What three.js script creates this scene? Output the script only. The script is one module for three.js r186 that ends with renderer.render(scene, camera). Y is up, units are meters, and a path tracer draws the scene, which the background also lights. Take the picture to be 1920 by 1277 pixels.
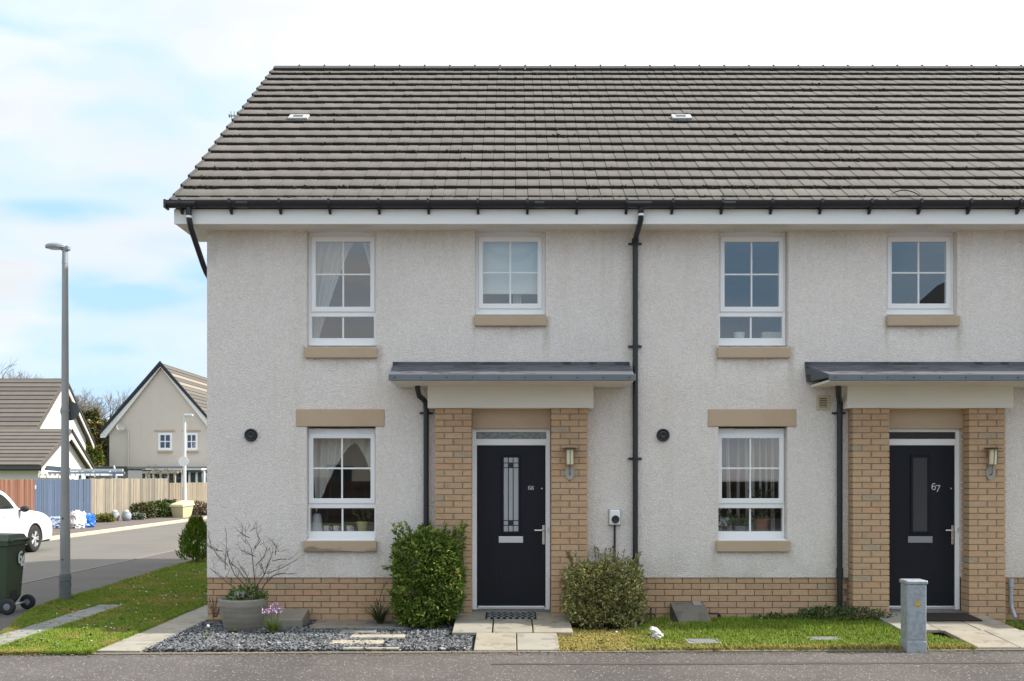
import * as THREE from 'three';
import { mergeGeometries } from 'three/addons/utils/BufferGeometryUtils.js';
import { RoundedBoxGeometry } from 'three/addons/geometries/RoundedBoxGeometry.js';
import { ConvexGeometry } from 'three/addons/geometries/ConvexGeometry.js';
import { TextGeometry } from 'three/addons/geometries/TextGeometry.js';
import { FontLoader } from 'three/addons/loaders/FontLoader.js';

// ------------------------------------------------------------------ camera, sky, sun, exposure
const FOC = 1845, D = 12.3, EYE = 1.82, HY = 895;          // lens (in photo pixels), distance to the facade, eye height, horizon row
const scene = new THREE.Scene();
const camera = new THREE.PerspectiveCamera(2 * Math.atan(638.5 / FOC) * 180 / Math.PI, 1920 / 1277, 0.1, 900);
camera.position.set(0, EYE, D);
camera.lookAt(0, EYE, 0);
camera.setViewOffset(1920, 1277, 0, -(HY - 638.5), 1920, 1277);
const renderer = new THREE.WebGLRenderer({ antialias: true });
renderer.toneMapping = THREE.LinearToneMapping;
renderer.toneMappingExposure = 2.2;
renderer.shadowMap.enabled = true;

// random + noise
function rng(seed) { let s = seed | 0; return () => { s = (s + 0x6d2b79f5) | 0; let t = Math.imul(s ^ (s >>> 15), 1 | s); t = (t + Math.imul(t ^ (t >>> 7), 61 | t)) ^ t; return ((t ^ (t >>> 14)) >>> 0) / 4294967296; }; }
const R0 = rng(12345);
const rr = (a, b, r = R0) => a + (b - a) * r();
const clamp = (x, a = 0, b = 1) => Math.max(a, Math.min(b, x));
const mix = (a, b, t) => a + (b - a) * t;
const sstep = (a, b, x) => { const t = clamp((x - a) / (b - a)); return t * t * (3 - 2 * t); };
const TAB = new Float32Array(65536); { const r = rng(99); for (let i = 0; i < 65536; i++) TAB[i] = r(); }
function vnoise(x, y, per, seed) {                         // periodic value noise, lattice period `per`
  const xi = Math.floor(x), yi = Math.floor(y), fx = x - xi, fy = y - yi;
  const u = fx * fx * (3 - 2 * fx), v = fy * fy * (3 - 2 * fy);
  const m = (a) => ((a % per) + per) % per;
  const h = (a, b) => TAB[(m(a) * 1619 + m(b) * 31337 + seed * 6971) & 65535];
  const a = h(xi, yi), b = h(xi + 1, yi), c = h(xi, yi + 1), d = h(xi + 1, yi + 1);
  return a + (b - a) * u + (c - a) * v + (a - b - c + d) * u * v;
}
function fbm(u, v, per, oct, seed) { let s = 0, a = 0.5, n = 0; for (let i = 0; i < oct; i++) { s += a * vnoise(u * per, v * per, per, seed + i); n += a; a *= 0.5; per *= 2; } return s / n; }

{ // the sky: bright broken cloud with pale blue gaps
  const W = 2048, H = 1024, data = new Float32Array(W * H * 4);
  const gaps = [[500, 75, 40, 60, .5], [540, 14, 70, 22, .35], [40, 385, 150, 26, .75], [30, 260, 70, 70, .35], [290, 440, 90, 26, .75], [180, 520, 190, 46, .75], [40, 560, 120, 26, .6], [350, 500, 80, 50, .65], [140, 250, 110, 40, .3], [300, 570, 150, 28, .5],
    [40, 110, 110, 30, .4], [430, 470, 70, 50, .55], [960, 20, 120, 14, .2], [160, 330, 200, 34, .4], [90, 610, 120, 20, .3]];
  for (let j = 0; j < H; j++) for (let i = 0; i < W; i++) {
    const el = ((j + .5) / H - .5) * Math.PI, az = ((i + .5) / W - .5) * 2 * Math.PI;
    if (el < -.12) { const o = (j * W + i) * 4; data[o] = .16; data[o + 1] = .165; data[o + 2] = .17; data[o + 3] = 1; continue; } const dy = Math.sin(el), dx = Math.cos(el) * Math.cos(az), dz = Math.cos(el) * Math.sin(az);
    const k = 1 / (Math.max(dy, 0) + .16), qx = dx * k, qz = dz * k;
    let n = fbm(qx * .05 + .31, qz * .05 + .12, 11, 5, 7);
    let wisp = fbm(qx * .09 + .5, qz * .16 + .7, 17, 4, 23);
    let cloudTone = 1, blue = .05 + sstep(.48, .66, n) * .55; { const e = (el - .235) / .12; blue = clamp(blue + .50 * Math.exp(-e * e) * sstep(.22, .5, wisp)); }
    if (dz < -.25) {
      const px = 960 + dx / -dz * FOC, py = HY - dy / -dz * FOC;
      if (px > -900 && px < 2900 && py > -500) {
        let g = 0; for (const [cx, cy, sx, sy, a] of gaps) { const ex = (px - cx) / sx + (wisp - .5) * 2.2, ey = (py - cy) / sy + (n - .5) * 2.2; g = Math.max(g, a * Math.exp(-.5 * (ex * ex + ey * ey))); }
        const inside = sstep(-900, -250, px) * (1 - sstep(2200, 2900, px)) * sstep(-500, -150, py);
        const left = 1 - sstep(250, 1000, px + 250 * (n - .5)); const det = fbm(az * .8 + 3, el * 2.6 + 2 + .35 * wisp, 9, 6, 29); blue = mix(blue, clamp((Math.max(g * 1.05, left * (.22 + .44 * wisp)) + .08 * sstep(.5, .75, wisp)) * (.45 + 1.15 * sstep(.28, .72, det))), inside); cloudTone = mix(1, .72 + .36 * det, inside * left);
      }
    }
    const low = sstep(.25, 0, dy);
    const toSun = Math.max(0, dx * .743 + dy * .669 - dz * .023), shade = mix(.51, .62, sstep(.3, .62, wisp * .6 + n * .4)) * mix(1, .92, low) * (1 + .75 * toSun * toSun);
    let r = shade * cloudTone * 1.02, g = shade * cloudTone, b = shade * cloudTone * .985;
    r = mix(r, mix(.23, .29, low), blue); g = mix(g, mix(.37, .41, low), blue); b = mix(b, mix(.52, .53, low), blue);
    const below = dy < 0 ? Math.max(.25, 1 + dy * 8) : 1;
    const o = (j * W + i) * 4; data[o] = r * below; data[o + 1] = g * below; data[o + 2] = b * below; data[o + 3] = 1;
  }
  const t = new THREE.DataTexture(data, W, H, THREE.RGBAFormat, THREE.FloatType);
  t.mapping = THREE.EquirectangularReflectionMapping; t.magFilter = THREE.LinearFilter; t.minFilter = THREE.LinearFilter; t.wrapS = THREE.RepeatWrapping; t.needsUpdate = true;
  scene.background = t; scene.environment = t;
}
const sun = new THREE.DirectionalLight(new THREE.Color(1, .94, .84), 2.95);
sun.name = 'sun'; sun.position.set(55.5, 50, -1.75); sun.castShadow = true; sun.shadow.radius = 1.6;
sun.shadow.mapSize.set(4096, 4096);
Object.assign(sun.shadow.camera, { left: -50, right: 50, top: 50, bottom: -50, near: 1, far: 200 });
scene.add(sun);

// ------------------------------------------------------------------ helpers
const X = (px, z = 0) => (px - 960) * (D - z) / FOC;         // photo pixel -> metres at depth z
const Y = (py, z = 0) => EYE + (HY - py) * (D - z) / FOC;
const G = (px, py) => { const d = FOC * EYE / (py - HY); return [(px - 960) * d / FOC, D - d]; };   // point on the ground
const seen = {};
function numbered(n) { const k = seen[n] = (seen[n] ?? -1) + 1; return k ? n + '_' + String(k).padStart(3, '0') : n; }
function tag(o, label, category, group, kind) { if (label) o.userData.label = label; if (category) o.userData.category = category; if (group) o.userData.group = group; if (kind) o.userData.kind = kind; return o; }
function thing(name, label, category, pos = [0, 0, 0], turn = 0, group) { const o = new THREE.Group(); o.name = numbered(name); o.position.set(...pos); o.rotation.y = turn; scene.add(o); return tag(o, label, category, group); }
function put(name, geo, mat, parent = scene) { if (Array.isArray(geo)) geo = geo.length > 1 ? mergeGeometries(geo) : geo[0]; const m = new THREE.Mesh(geo, mat); m.name = parent === scene ? numbered(name) : name; m.castShadow = m.receiveShadow = true; parent.add(m); return m; }
function struct(name, geo, mat) { const m = put(name, geo, mat); m.userData.kind = 'structure'; return m; }
function grp(name, parent) { const g = new THREE.Group(); g.name = name; parent.add(g); return g; }
function copyOf(o, name, pos, turn, label, category, group) { const c = o.clone(); c.name = numbered(name); c.userData = {}; c.position.set(...pos); c.rotation.y = turn ?? o.rotation.y; scene.add(c); return tag(c, label, category, group); }
function met(geo) {                                          // un-indexed, uv in metres by dominant normal
  if (geo.index) geo = geo.toNonIndexed();
  const p = geo.attributes.position, uv = new Float32Array(p.count * 2), a = new THREE.Vector3(), b = new THREE.Vector3(), c = new THREE.Vector3(), n = new THREE.Vector3();
  for (let i = 0; i < p.count; i += 3) {
    a.fromBufferAttribute(p, i); b.fromBufferAttribute(p, i + 1); c.fromBufferAttribute(p, i + 2);
    n.subVectors(b, a).cross(c.clone().sub(a)); const ax = Math.abs(n.x), ay = Math.abs(n.y), az = Math.abs(n.z);
    [a, b, c].forEach((v, k) => { const o = (i + k) * 2; if (az >= ax && az >= ay) { uv[o] = v.x; uv[o + 1] = v.y; } else if (ax >= ay) { uv[o] = v.z; uv[o + 1] = v.y; } else { uv[o] = v.x; uv[o + 1] = v.z; } });
  }
  geo.setAttribute('uv', new THREE.BufferAttribute(uv, 2));
  for (const k of Object.keys(geo.attributes)) if (!['position', 'normal', 'uv', 'color'].includes(k)) geo.deleteAttribute(k);
  if (!geo.attributes.normal) geo.computeVertexNormals();
  return geo;
}
const cache = {};
function chamfer(w, h, d, c = .004) {
  const k = 'c' + [w, h, d, c].map((v) => v.toFixed(4)).join(); if (cache[k]) return cache[k];
  const P = []; for (const x of [-1, 1]) for (const y of [-1, 1]) for (const z of [-1, 1]) P.push(new THREE.Vector3(x * w / 2, y * (h / 2 - c), z * (d / 2 - c)), new THREE.Vector3(x * (w / 2 - c), y * h / 2, z * (d / 2 - c)), new THREE.Vector3(x * (w / 2 - c), y * (h / 2 - c), z * d / 2));
  return cache[k] = met(new ConvexGeometry(P));
}
const cb = (x0, x1, y0, y1, z0, z1, c = .004) => chamfer(x1 - x0, y1 - y0, z1 - z0, Math.min(c, (x1 - x0) / 3, (y1 - y0) / 3, (z1 - z0) / 3)).clone().translate((x0 + x1) / 2, (y0 + y1) / 2, (z0 + z1) / 2);
const bx = (x0, x1, y0, y1, z0, z1) => met(new THREE.BoxGeometry(x1 - x0, y1 - y0, z1 - z0).translate((x0 + x1) / 2, (y0 + y1) / 2, (z0 + z1) / 2));
const rb = (x0, x1, y0, y1, z0, z1, r = .02, s = 2) => met(new RoundedBoxGeometry(x1 - x0, y1 - y0, z1 - z0, s, r).translate((x0 + x1) / 2, (y0 + y1) / 2, (z0 + z1) / 2));
function slabRing(outer, holes, z0, z1, bev = .004) {         // extruded rectangle with rectangular holes, front at z1
  const s = new THREE.Shape(); const rect = (o, [a, b, c, d]) => { o.moveTo(a, c); o.lineTo(b, c); o.lineTo(b, d); o.lineTo(a, d); o.lineTo(a, c); return o; };
  const i = bev, e = ([a, b, c, d], k) => [a + k, b - k, c + k, d - k];
  rect(s, e(outer, i)); for (const h of holes) s.holes.push(rect(new THREE.Path(), e(h, -i)));
  const g = new THREE.ExtrudeGeometry(s, { depth: z1 - z0 - 2 * bev, bevelEnabled: bev > 0, bevelThickness: bev, bevelSize: bev, bevelSegments: 1 });
  return met(g.translate(0, 0, z0 + bev));
}
function prism(pts, depth, bev = 0) { const s = new THREE.Shape(pts.map(([a, b]) => new THREE.Vector2(a, b))); return met(new THREE.ExtrudeGeometry(s, { depth: depth - 2 * bev, bevelEnabled: bev > 0, bevelThickness: bev, bevelSize: bev, bevelSegments: 1, steps: 1 }).translate(0, 0, bev)); }
function poly(pts, y, sub = 0) {                              // flat ground sheet from [x,z] outline
  const s = new THREE.Shape(pts.map(([a, b]) => new THREE.Vector2(a, -b)));
  return met(new THREE.ShapeGeometry(s).rotateX(-Math.PI / 2).translate(0, y, 0));
}
function pipe(pts, r, bend = .06, seg = 10) {
  const V = pts.map((p) => new THREE.Vector3(...p)), path = new THREE.CurvePath(); let prev = V[0];
  for (let i = 1; i < V.length; i++) {
    if (i === V.length - 1) { path.add(new THREE.LineCurve3(prev, V[i])); break; }
    const a = V[i].clone().lerp(V[i - 1], Math.min(.45, bend / V[i].distanceTo(V[i - 1]))), b = V[i].clone().lerp(V[i + 1], Math.min(.45, bend / V[i].distanceTo(V[i + 1])));
    path.add(new THREE.LineCurve3(prev, a)); path.add(new THREE.QuadraticBezierCurve3(a, V[i], b)); prev = b;
  }
  return met(new THREE.TubeGeometry(path, Math.max(8, pts.length * 8), r, seg));
}
const cyl = (r0, r1, h, x, y, z, seg = 16) => met(new THREE.CylinderGeometry(r0, r1, h, seg).translate(x, y, z));
const lathe = (pts, seg = 24) => met(new THREE.LatheGeometry(pts.map(([a, b]) => new THREE.Vector2(a, b)), seg));
function rod(a, b, r0, r1, seg = 5) {
  const A = new THREE.Vector3(...a), B = new THREE.Vector3(...b), d = B.clone().sub(A), L = d.length();
  const g = new THREE.CylinderGeometry(r1, r0, L, seg, 1, true); g.applyQuaternion(new THREE.Quaternion().setFromUnitVectors(new THREE.Vector3(0, 1, 0), d.normalize()));
  return met(g.translate((A.x + B.x) / 2, (A.y + B.y) / 2, (A.z + B.z) / 2));
}
function paint(geo, fn) { const p = geo.attributes.position, n = geo.attributes.normal, c = new Float32Array(p.count * 3); for (let i = 0; i < p.count; i++) { const v = fn(p.getX(i), p.getY(i), p.getZ(i), n.getX(i), n.getY(i), n.getZ(i), i); c[i * 3] = v[0]; c[i * 3 + 1] = v[1]; c[i * 3 + 2] = v[2]; } geo.setAttribute('color', new THREE.BufferAttribute(c, 3)); return geo; }

// textures
const toS = (x) => Math.round(255 * (x <= .0031308 ? 12.92 * x : 1.055 * Math.pow(x, 1 / 2.4) - .055));
function tex(w, h, mw, mh, fn, data = false) {
  const a = new Uint8Array(w * h * 4);
  for (let j = 0; j < h; j++) for (let i = 0; i < w; i++) {
    const c = fn((i + .5) / w, (j + .5) / h), o = (j * w + i) * 4;
    if (data) a[o] = a[o + 1] = a[o + 2] = clamp(c) * 255; else { a[o] = toS(clamp(c[0])); a[o + 1] = toS(clamp(c[1])); a[o + 2] = toS(clamp(c[2])); }
    a[o + 3] = 255;
  }
  const t = new THREE.DataTexture(a, w, h); t.wrapS = t.wrapT = THREE.RepeatWrapping; t.magFilter = THREE.LinearFilter; t.minFilter = THREE.LinearMipmapLinearFilter; t.generateMipmaps = true;
  if (!data) t.colorSpace = THREE.SRGBColorSpace;
  t.repeat.set(1 / mw, 1 / mh); t.needsUpdate = true; return t;
}
function shifted(t, u, v) { const c = t.clone(); c.offset.set(u, v); c.needsUpdate = true; return c; }
const std = (rgb, rough = .8, o = {}) => new THREE.MeshStandardMaterial({ color: new THREE.Color().setRGB(...rgb), roughness: rough, ...o });
const phy = (rgb, rough = .8, o = {}) => new THREE.MeshPhysicalMaterial({ color: new THREE.Color().setRGB(...rgb), roughness: rough, ...o });

const mottle = tex(512, 512, .9, .9, (u, v) => { const n = fbm(u, v, 4, 5, 3), g = fbm(u, v, 90, 2, 17); const k = .80 + .26 * n + .16 * (g - .5); return [k, k, k]; });          // neutral, multiplies a colour
const fine = tex(512, 512, .35, .35, (u, v) => .5 * fbm(u, v, 60, 3, 5) + .5 * fbm(u, v, 12, 3, 9), true);
const grainTex = tex(512, 512, .5, 1.2, (u, v) => { const n = fbm(u + .03 * fbm(u, v, 5, 2, 4), v * .08, 40, 3, 6); const k = .72 + .42 * n; return [k, k, k * .98]; });
const dashBump = tex(1024, 1024, 1.1, 1.1, (u, v) => { const a = fbm(u, v, 110, 2, 31), b = fbm(u, v, 210, 1, 37); return clamp(.5 + 1.1 * (a - .5) + .5 * (b - .5) + .2 * (fbm(u, v, 10, 3, 41) - .5)); }, true);
function roughcastMap(seed, stains) {
  const WM = 5.6, HM = 4.5;
  return tex(1536, 1280, WM, HM, (u, v) => {
    const x = u * WM, y = v * HM;
    const g = vnoise(u * 620, v * 500, 620, seed), g2 = vnoise(u * 300 + 7, v * 240, 300, seed + 1), big = fbm(u, v, 3, 5, seed + 2), mid = fbm(u, v, 14, 3, seed + 6);
    let k = 1 + .20 * (g - .5) + .12 * (g2 - .5) + .14 * (big - .5) + .07 * (mid - .5);
    if (g > .93) k *= .78; if (vnoise(u * 240 + 3, v * 200 + 5, 240, seed + 17) > .985) k *= .55;
    let c = [.80 * k, .737 * k, .682 * k]; { const splash = sstep(.55, .0, y) * sstep(.3, .7, fbm(u, v, 22, 4, seed + 12)); c = [c[0] * (1 - .10 * splash), c[1] * (1 - .11 * splash), c[2] * (1 - .14 * splash)]; const run = sstep(.56, .8, vnoise(u * 90, v * 3, 90, seed + 14)) * sstep(3.2, 4.4, y) * .5 + sstep(.62, .85, vnoise(u * 60, v * 2.2, 60, seed + 15)) * .35; c = [c[0] * (1 - .07 * run), c[1] * (1 - .085 * run), c[2] * (1 - .12 * run)]; }
    const warm = clamp((big - .45) * .5); c[2] *= 1 - .10 * warm; c[1] *= 1 - .03 * warm;
    for (const [sx, w, y1, y0, a] of stains) { const dx = Math.abs(x - sx) / w; if (dx < 1 && y < y1 && y > y0) { const s = a * (1 - dx) * sstep(y0, y1, y) * (.35 + .9 * vnoise(u * 150, v * 9, 150, seed + 9)); c = [c[0] * (1 - .55 * s), c[1] * (1 - .60 * s), c[2] * (1 - .74 * s)]; } }
    return c;
  });
}
const M = {};
M.white = phy([.87, .87, .87], .32, { specularIntensity: .9 });
M.fasciaWhite = std([.87, .865, .85], .45, { map: tex(512, 256, 3, 1, (u, v) => { const k = .95 + .07 * fbm(u, v, 6, 4, 12); return [k, k * .995, k * .97]; }) });
M.beam = std([.80, .765, .69], .55, { map: tex(512, 256, 2.5, .6, (u, v) => { const k = .93 + .10 * fbm(u, v, 5, 4, 19); return [k, k, k * .985]; }) });
M.soffit = std([.78, .74, .67], .6, { map: mottle });
M.black = phy([.018, .020, .023], .38, { bumpMap: fine, bumpScale: .0008 });
M.blackDull = std([.022, .024, .026], .7);
M.stone = std([.51, .385, .27], .9, { map: tex(512, 512, .8, .8, (u, v) => { const k = .86 + .22 * fbm(u, v, 3, 6, 51) + .1 * (vnoise(u * 180, v * 180, 180, 3) - .5); return [k, k * .99, k * .97]; }), bumpMap: fine, bumpScale: .002 });
M.stoneStain = std([.50, .38, .26], .9, { map: tex(512, 512, .9, .3, (u, v) => { const s = sstep(.42, .62, fbm(u, v, 4, 5, 61)) * sstep(.2, .9, v); const k = (.9 + .2 * fbm(u, v, 30, 3, 52)) * (1 - .45 * s); return [k, k, k]; }), bumpMap: fine, bumpScale: .002 });
M.mortar = std([.30, .25, .185], .95, { bumpMap: fine, bumpScale: .003 });
const brickTex = tex(512, 256, .45, .15, (u, v) => { const n = fbm(u, v, 6, 5, 71), g = vnoise(u * 200, v * 90, 90, 5); const k = .8 + .32 * n + .12 * (g - .5); return [k, k * .985, k * .96]; });
M.bricks = [[.54, .36, .22], [.53, .345, .205], [.56, .375, .23], [.52, .355, .225], [.56, .345, .21], [.49, .335, .215], [.45, .345, .235], [.58, .39, .24], [.50, .325, .20]].map((c, i) => std(c, .92, { map: shifted(brickTex, i * .37, i * .23), bumpMap: fine, bumpScale: .0025 }));
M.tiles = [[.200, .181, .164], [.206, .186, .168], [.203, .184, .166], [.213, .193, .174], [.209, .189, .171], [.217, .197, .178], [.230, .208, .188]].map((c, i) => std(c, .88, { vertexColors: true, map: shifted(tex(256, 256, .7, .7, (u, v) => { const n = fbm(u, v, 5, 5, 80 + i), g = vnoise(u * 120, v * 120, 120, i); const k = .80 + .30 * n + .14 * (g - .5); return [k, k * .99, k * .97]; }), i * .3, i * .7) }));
M.ridge = std([.075, .072, .070], .85, { map: mottle });
M.moss = std([.028, .030, .020], 1);
M.lead = phy([.105, .115, .13], .75, { map: tex(1024, 512, 2.9, .9, (u, v) => { const n = fbm(u, v, 8, 5, 91), s = sstep(.48, .60, fbm(u, v, 26, 4, 93)) * sstep(.35, .55, fbm(u, v, 5, 3, 95)); const k = (.75 + .5 * n) * (1 - .62 * s); return [k, k * .97, k * (1 + .0 * s)]; }), bumpMap: fine, bumpScale: .002 });
M.leadEdge = phy([.155, .178, .198], .65, { map: mottle });
M.doorNavy = phy([.0075, .009, .0155], .45, { specularIntensity: .55, bumpMap: tex(512, 512, .3, 1.6, (u, v) => fbm(u + .02 * fbm(u, v, 4, 2, 8), v * .06, 60, 3, 14), true), bumpScale: .0018 });
M.chrome = phy([.78, .78, .77], .22, { metalness: 1 });
M.brushed = phy([.72, .73, .74], .38, { metalness: .9 });
M.glass = phy([.93, .96, .95], .0, { transmission: 1, thickness: 0, ior: 2.3 });
M.glassPlain = phy([.95, .97, .96], .0, { transmission: 1, thickness: 0, ior: 1.5 });
M.frost = phy([.85, .88, .90], .35, { transmission: .55, thickness: 0, ior: 1.6, bumpMap: fine, bumpScale: .003 });
M.leading = std([.03, .032, .035], .5, { metalness: .4 });
M.obscure = phy([.55, .60, .58], .25, { transmission: .5, thickness: 0, ior: 1.6, map: tex(512, 64, .9, .09, (u, v) => { const k = .3 + 1.1 * sstep(.35, .65, fbm(u, v, 36, 3, 101)); return [k, k, k]; }) });
M.room = std([.20, .225, .25], .95, { map: mottle });
M.roomFloor = std([.22, .16, .11], .8);
M.sheer = phy([.9, .9, .89], .95, { transmission: .45, thickness: 0, side: THREE.DoubleSide });
M.net = phy([.74, .72, .68], .95, { transmission: .3, thickness: 0, side: THREE.DoubleSide });
M.blind = phy([.80, .82, .80], .9, { transmission: .25, thickness: 0 });
M.galv = phy([.40, .44, .47], .5, { metalness: .35, map: tex(512, 512, .5, .5, (u, v) => { const k = .82 + .3 * sstep(.35, .65, fbm(u, v, 14, 3, 111)); return [k, k, k]; }) });
M.postGrey = phy([.33, .33, .325], .5, { metalness: .25, map: tex(256, 512, .6, 2.2, (u, v) => { const k = .85 + .28 * fbm(u, v, 8, 4, 117); return [k, k, k]; }) });
M.concrete = std([.30, .285, .26], .92, { map: mottle, bumpMap: fine, bumpScale: .003 });
M.concreteDark = std([.19, .185, .17], .92, { map: mottle, bumpMap: fine, bumpScale: .004 });
const slabTex = tex(512, 512, 1.3, 1.3, (u, v) => { const n = fbm(u, v, 4, 6, 121), g = vnoise(u * 220, v * 220, 220, 8), s = sstep(.58, .7, fbm(u, v, 9, 4, 122)); const k = (.78 + .34 * n + .14 * (g - .5)) * (1 - .25 * s); return [k, k * .99, k * .97]; });
M.slabs = [[.34, .305, .245], [.36, .32, .26], [.315, .29, .24], [.33, .31, .265]].map((c, i) => std(c, .93, { map: shifted(slabTex, i * .31, i * .17), bumpMap: fine, bumpScale: .002 }));
M.slabGrey = [[.25, .25, .235], [.27, .265, .245], [.23, .235, .225]].map((c, i) => std(c, .93, { map: shifted(slabTex, i * .41, i * .27), bumpMap: fine, bumpScale: .002 }));
M.soil = std([.055, .043, .032], 1, { map: mottle });
M.bark = std([.10, .085, .07], .95);
M.twig = std([.10, .078, .066], .95);
M.leaf = phy([1, 1, 1], .5, { vertexColors: true, side: THREE.DoubleSide, specularIntensity: .5 });
M.grass = std([1, 1, 1], .8, { side: THREE.DoubleSide });
M.plain = std([1, 1, 1], .9, { vertexColors: true });

// ------------------------------------------------------------------ ground
const edgeZ = (x) => 2.0 - .024 * x;                          // the front edge of the gardens against the access road
const lawnEdge = (z) => z > 1.9 ? -5.62 : z > -2.1 ? mix(-6.62, -5.62, sstep(-2.1, 2.4, z)) : mix(-6.84, -6.62, sstep(-8, -2.1, z));
const groundTex = tex(512, 512, 4, 4, (u, v) => { const n = fbm(u, v, 8, 5, 131), m = fbm(u, v, 60, 2, 133); return [.075 + .06 * n + .02 * m, .085 + .06 * n + .02 * m, .03 + .02 * n]; });
struct('ground', poly([[-400, 400], [400, 400], [400, -450], [-400, -450]], -.035), std([1, 1, 1], 1, { map: groundTex }));
const chips = (() => { const r = rng(5), N = 1536, A = new Float32Array(N * N); for (let i = 0; i < 8200; i++) { const cx = r() * N, cy = r() * N, s = 1.0 + 2.5 * Math.pow(r(), 1.8), b = .4 + .6 * r(), e = .85 + .3 * r(); for (let y = -8; y <= 8; y++) for (let x = -8; x <= 8; x++) if (Math.hypot(x * e, y / e) < s) A[((cy + y + N) % N | 0) * N + ((cx + x + N) % N | 0)] = b; } return A; })();
const asphalt = tex(1536, 1536, 3.4, 3.4, (u, v) => {
  const n = fbm(u, v, 3, 5, 141), g = vnoise(u * 680, v * 680, 680, 6), g2 = vnoise(u * 330, v * 330, 330, 16), m = fbm(u, v, 24, 3, 143), ch = chips[(v * 1536 | 0) * 1536 + (u * 1536 | 0)];
  let k = .70 + .36 * n + .42 * (g - .5) + .28 * (g2 - .5) + .14 * (m - .5); const patch = sstep(.52, .60, fbm(u, v, 4, 5, 147)); k *= 1 - .13 * patch; let c = [.108 * k, .095 * k, .087 * k];
  if (ch > 0) { const w = ch * .75; c = [mix(c[0], .55, w), mix(c[1], .53, w), mix(c[2], .51, w)]; } return c;
});
const roadMat = std([1, 1, 1], .9, { map: asphalt, bumpMap: fine, bumpScale: .003 });
struct('road', poly([[-60, edgeZ(-60) + .06 - 1.4], [60, edgeZ(60) + .06 + 1.4], [60, 27], [-60, 27]].map(([x, z], i) => i < 2 ? [x, edgeZ(x) + .06] : [x, z]), -.012), roadMat);
{ const g = poly([[-13.5, 200], [-8.46, 200], [-8.46, -220], [-13.5, -220]].map(([x, z]) => [x, Math.min(z, edgeZ(x) + .06)]), -.010);
  struct('side_street', g, std([.155, .145, .128], .95, { map: tex(1024, 1024, 4, 4, (u, v) => { const k = .8 + .28 * fbm(u, v, 4, 6, 151) + .22 * (vnoise(u * 400, v * 400, 400, 4) - .5); return [k, k, k]; }) })); }
const paveTex = tex(1024, 1024, 3, 3, (u, v) => { const k = .74 + .38 * fbm(u, v, 5, 6, 161) + .30 * (vnoise(u * 420, v * 420, 420, 4) - .5); return [k, k * .98, k * .97]; });
const paveMat = std([.118, .106, .098], .95, { map: paveTex, bumpMap: fine, bumpScale: .002 });
{ const P = [[-8.36, edgeZ(-8.4) + .02]]; for (let z = edgeZ(-5.6); z > -10; z -= .4) P.push([lawnEdge(z) + .12, z]); P.push([-6.7, -200], [-8.36, -200]); P.splice(1, 0, [-5.5, edgeZ(-5.5) + .02]);
  struct('pavement', poly(P, -.004), paveMat); }
struct('pavement', poly([[-16.6, 0], [-13.42, 0], [-13.42, -120], [-16.6, -120]], .09), std([.15, .128, .112], .95, { map: paveTex }));
{ const k = struct('kerb', bx(-8.45, -8.38, -.03, .004, -120, 1.9), std([.22, .20, .18], .95, { map: mottle })); }
{ const far = struct('kerb', bx(-13.5, -13.42, -.03, .05, -120, 0), M.concrete); const ks = std([.50, .45, .36], .95, { map: mottle });
  for (let i = 0; i < 50; i++) { const m = put('kerb_stone', chamfer(.125, .13, .905, .012), ks, far); m.position.set(-13.44, .035, -10 - i * .915); } }
{ const e = struct('garden_edging', bx(-7.6, -7.5, -.05, -.02, 2.0, 2.06), M.concrete); const em = [std([.21, .178, .14], .95, { map: mottle }), std([.185, .16, .13], .95, { map: mottle })];
  for (let i = 0; i < 18; i++) { const x = -5.2 + i * .915, m = put('edging_stone', chamfer(.907, .15, .05, .006), em[i % 2], e); m.position.set(x + .45, -.071 + rr(-.003, .003), edgeZ(x + .45) + .03); m.rotation.y = .024; } }

{ const P = [], r = rng(19); for (let i = 0; i <= 60; i++) { const x = -.2 + i * .14; P.push([x, 2.62 - .018 * x + .03 * (fbm(i * .02 + 2, .3, 31, 3, 5) - .5)]); } const Q = P.map(([x, z], i) => [x, z + .07 + .05 * fbm(i * .03 + 1, .7, 31, 3, 8) * sstep(0, 8, i)]).reverse(); struct('road_repair', poly(P.concat(Q), -.008), std([.085, .074, .068], .9, { map: paveTex })); }
// slate chippings bed under-sheet, lawns under-sheets
const slateBed = struct('garden_bed', poly([[-3.86, .02], [-.70, .02], [-.70, 1.12], [-.42, 1.12], [-.42, edgeZ(-.4)], [-3.86, edgeZ(-3.8)]], -.016), std([.06, .062, .068], 1, { map: mottle }));
const turf = std([1, 1, 1], 1, { map: tex(1024, 1024, 3.1, 3.1, (u, v) => { const n = fbm(u, v, 5, 6, 171), g = vnoise(u * 300, v * 300, 300, 3), dry = sstep(.5, .7, fbm(u, v, 7, 4, 173)); const k = .62 + .55 * n + .5 * (g - .5); return [mix(.11, .19, dry) * k, mix(.13, .15, dry) * k, mix(.025, .05, dry) * k]; }) });
{ const P = []; for (let z = edgeZ(-5.6); z > -9.6; z -= .3) P.push([lawnEdge(z), z]); P.push([-6.8, -9.6], [-4.36, -9.6], [-4.36, edgeZ(-4.36)]); struct('lawn', poly(P, .002), turf); }
struct('lawn', poly([[.52, .0], [.52, edgeZ(.5)], [4.90, edgeZ(4.9)], [4.62, .9], [4.35, 0]], -.004), turf);
struct('lawn', poly([[5.9, .0], [6.2, 1.0], [6.5, edgeZ(6.5)], [11, edgeZ(11)], [11, 0]], -.004), turf);

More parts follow.
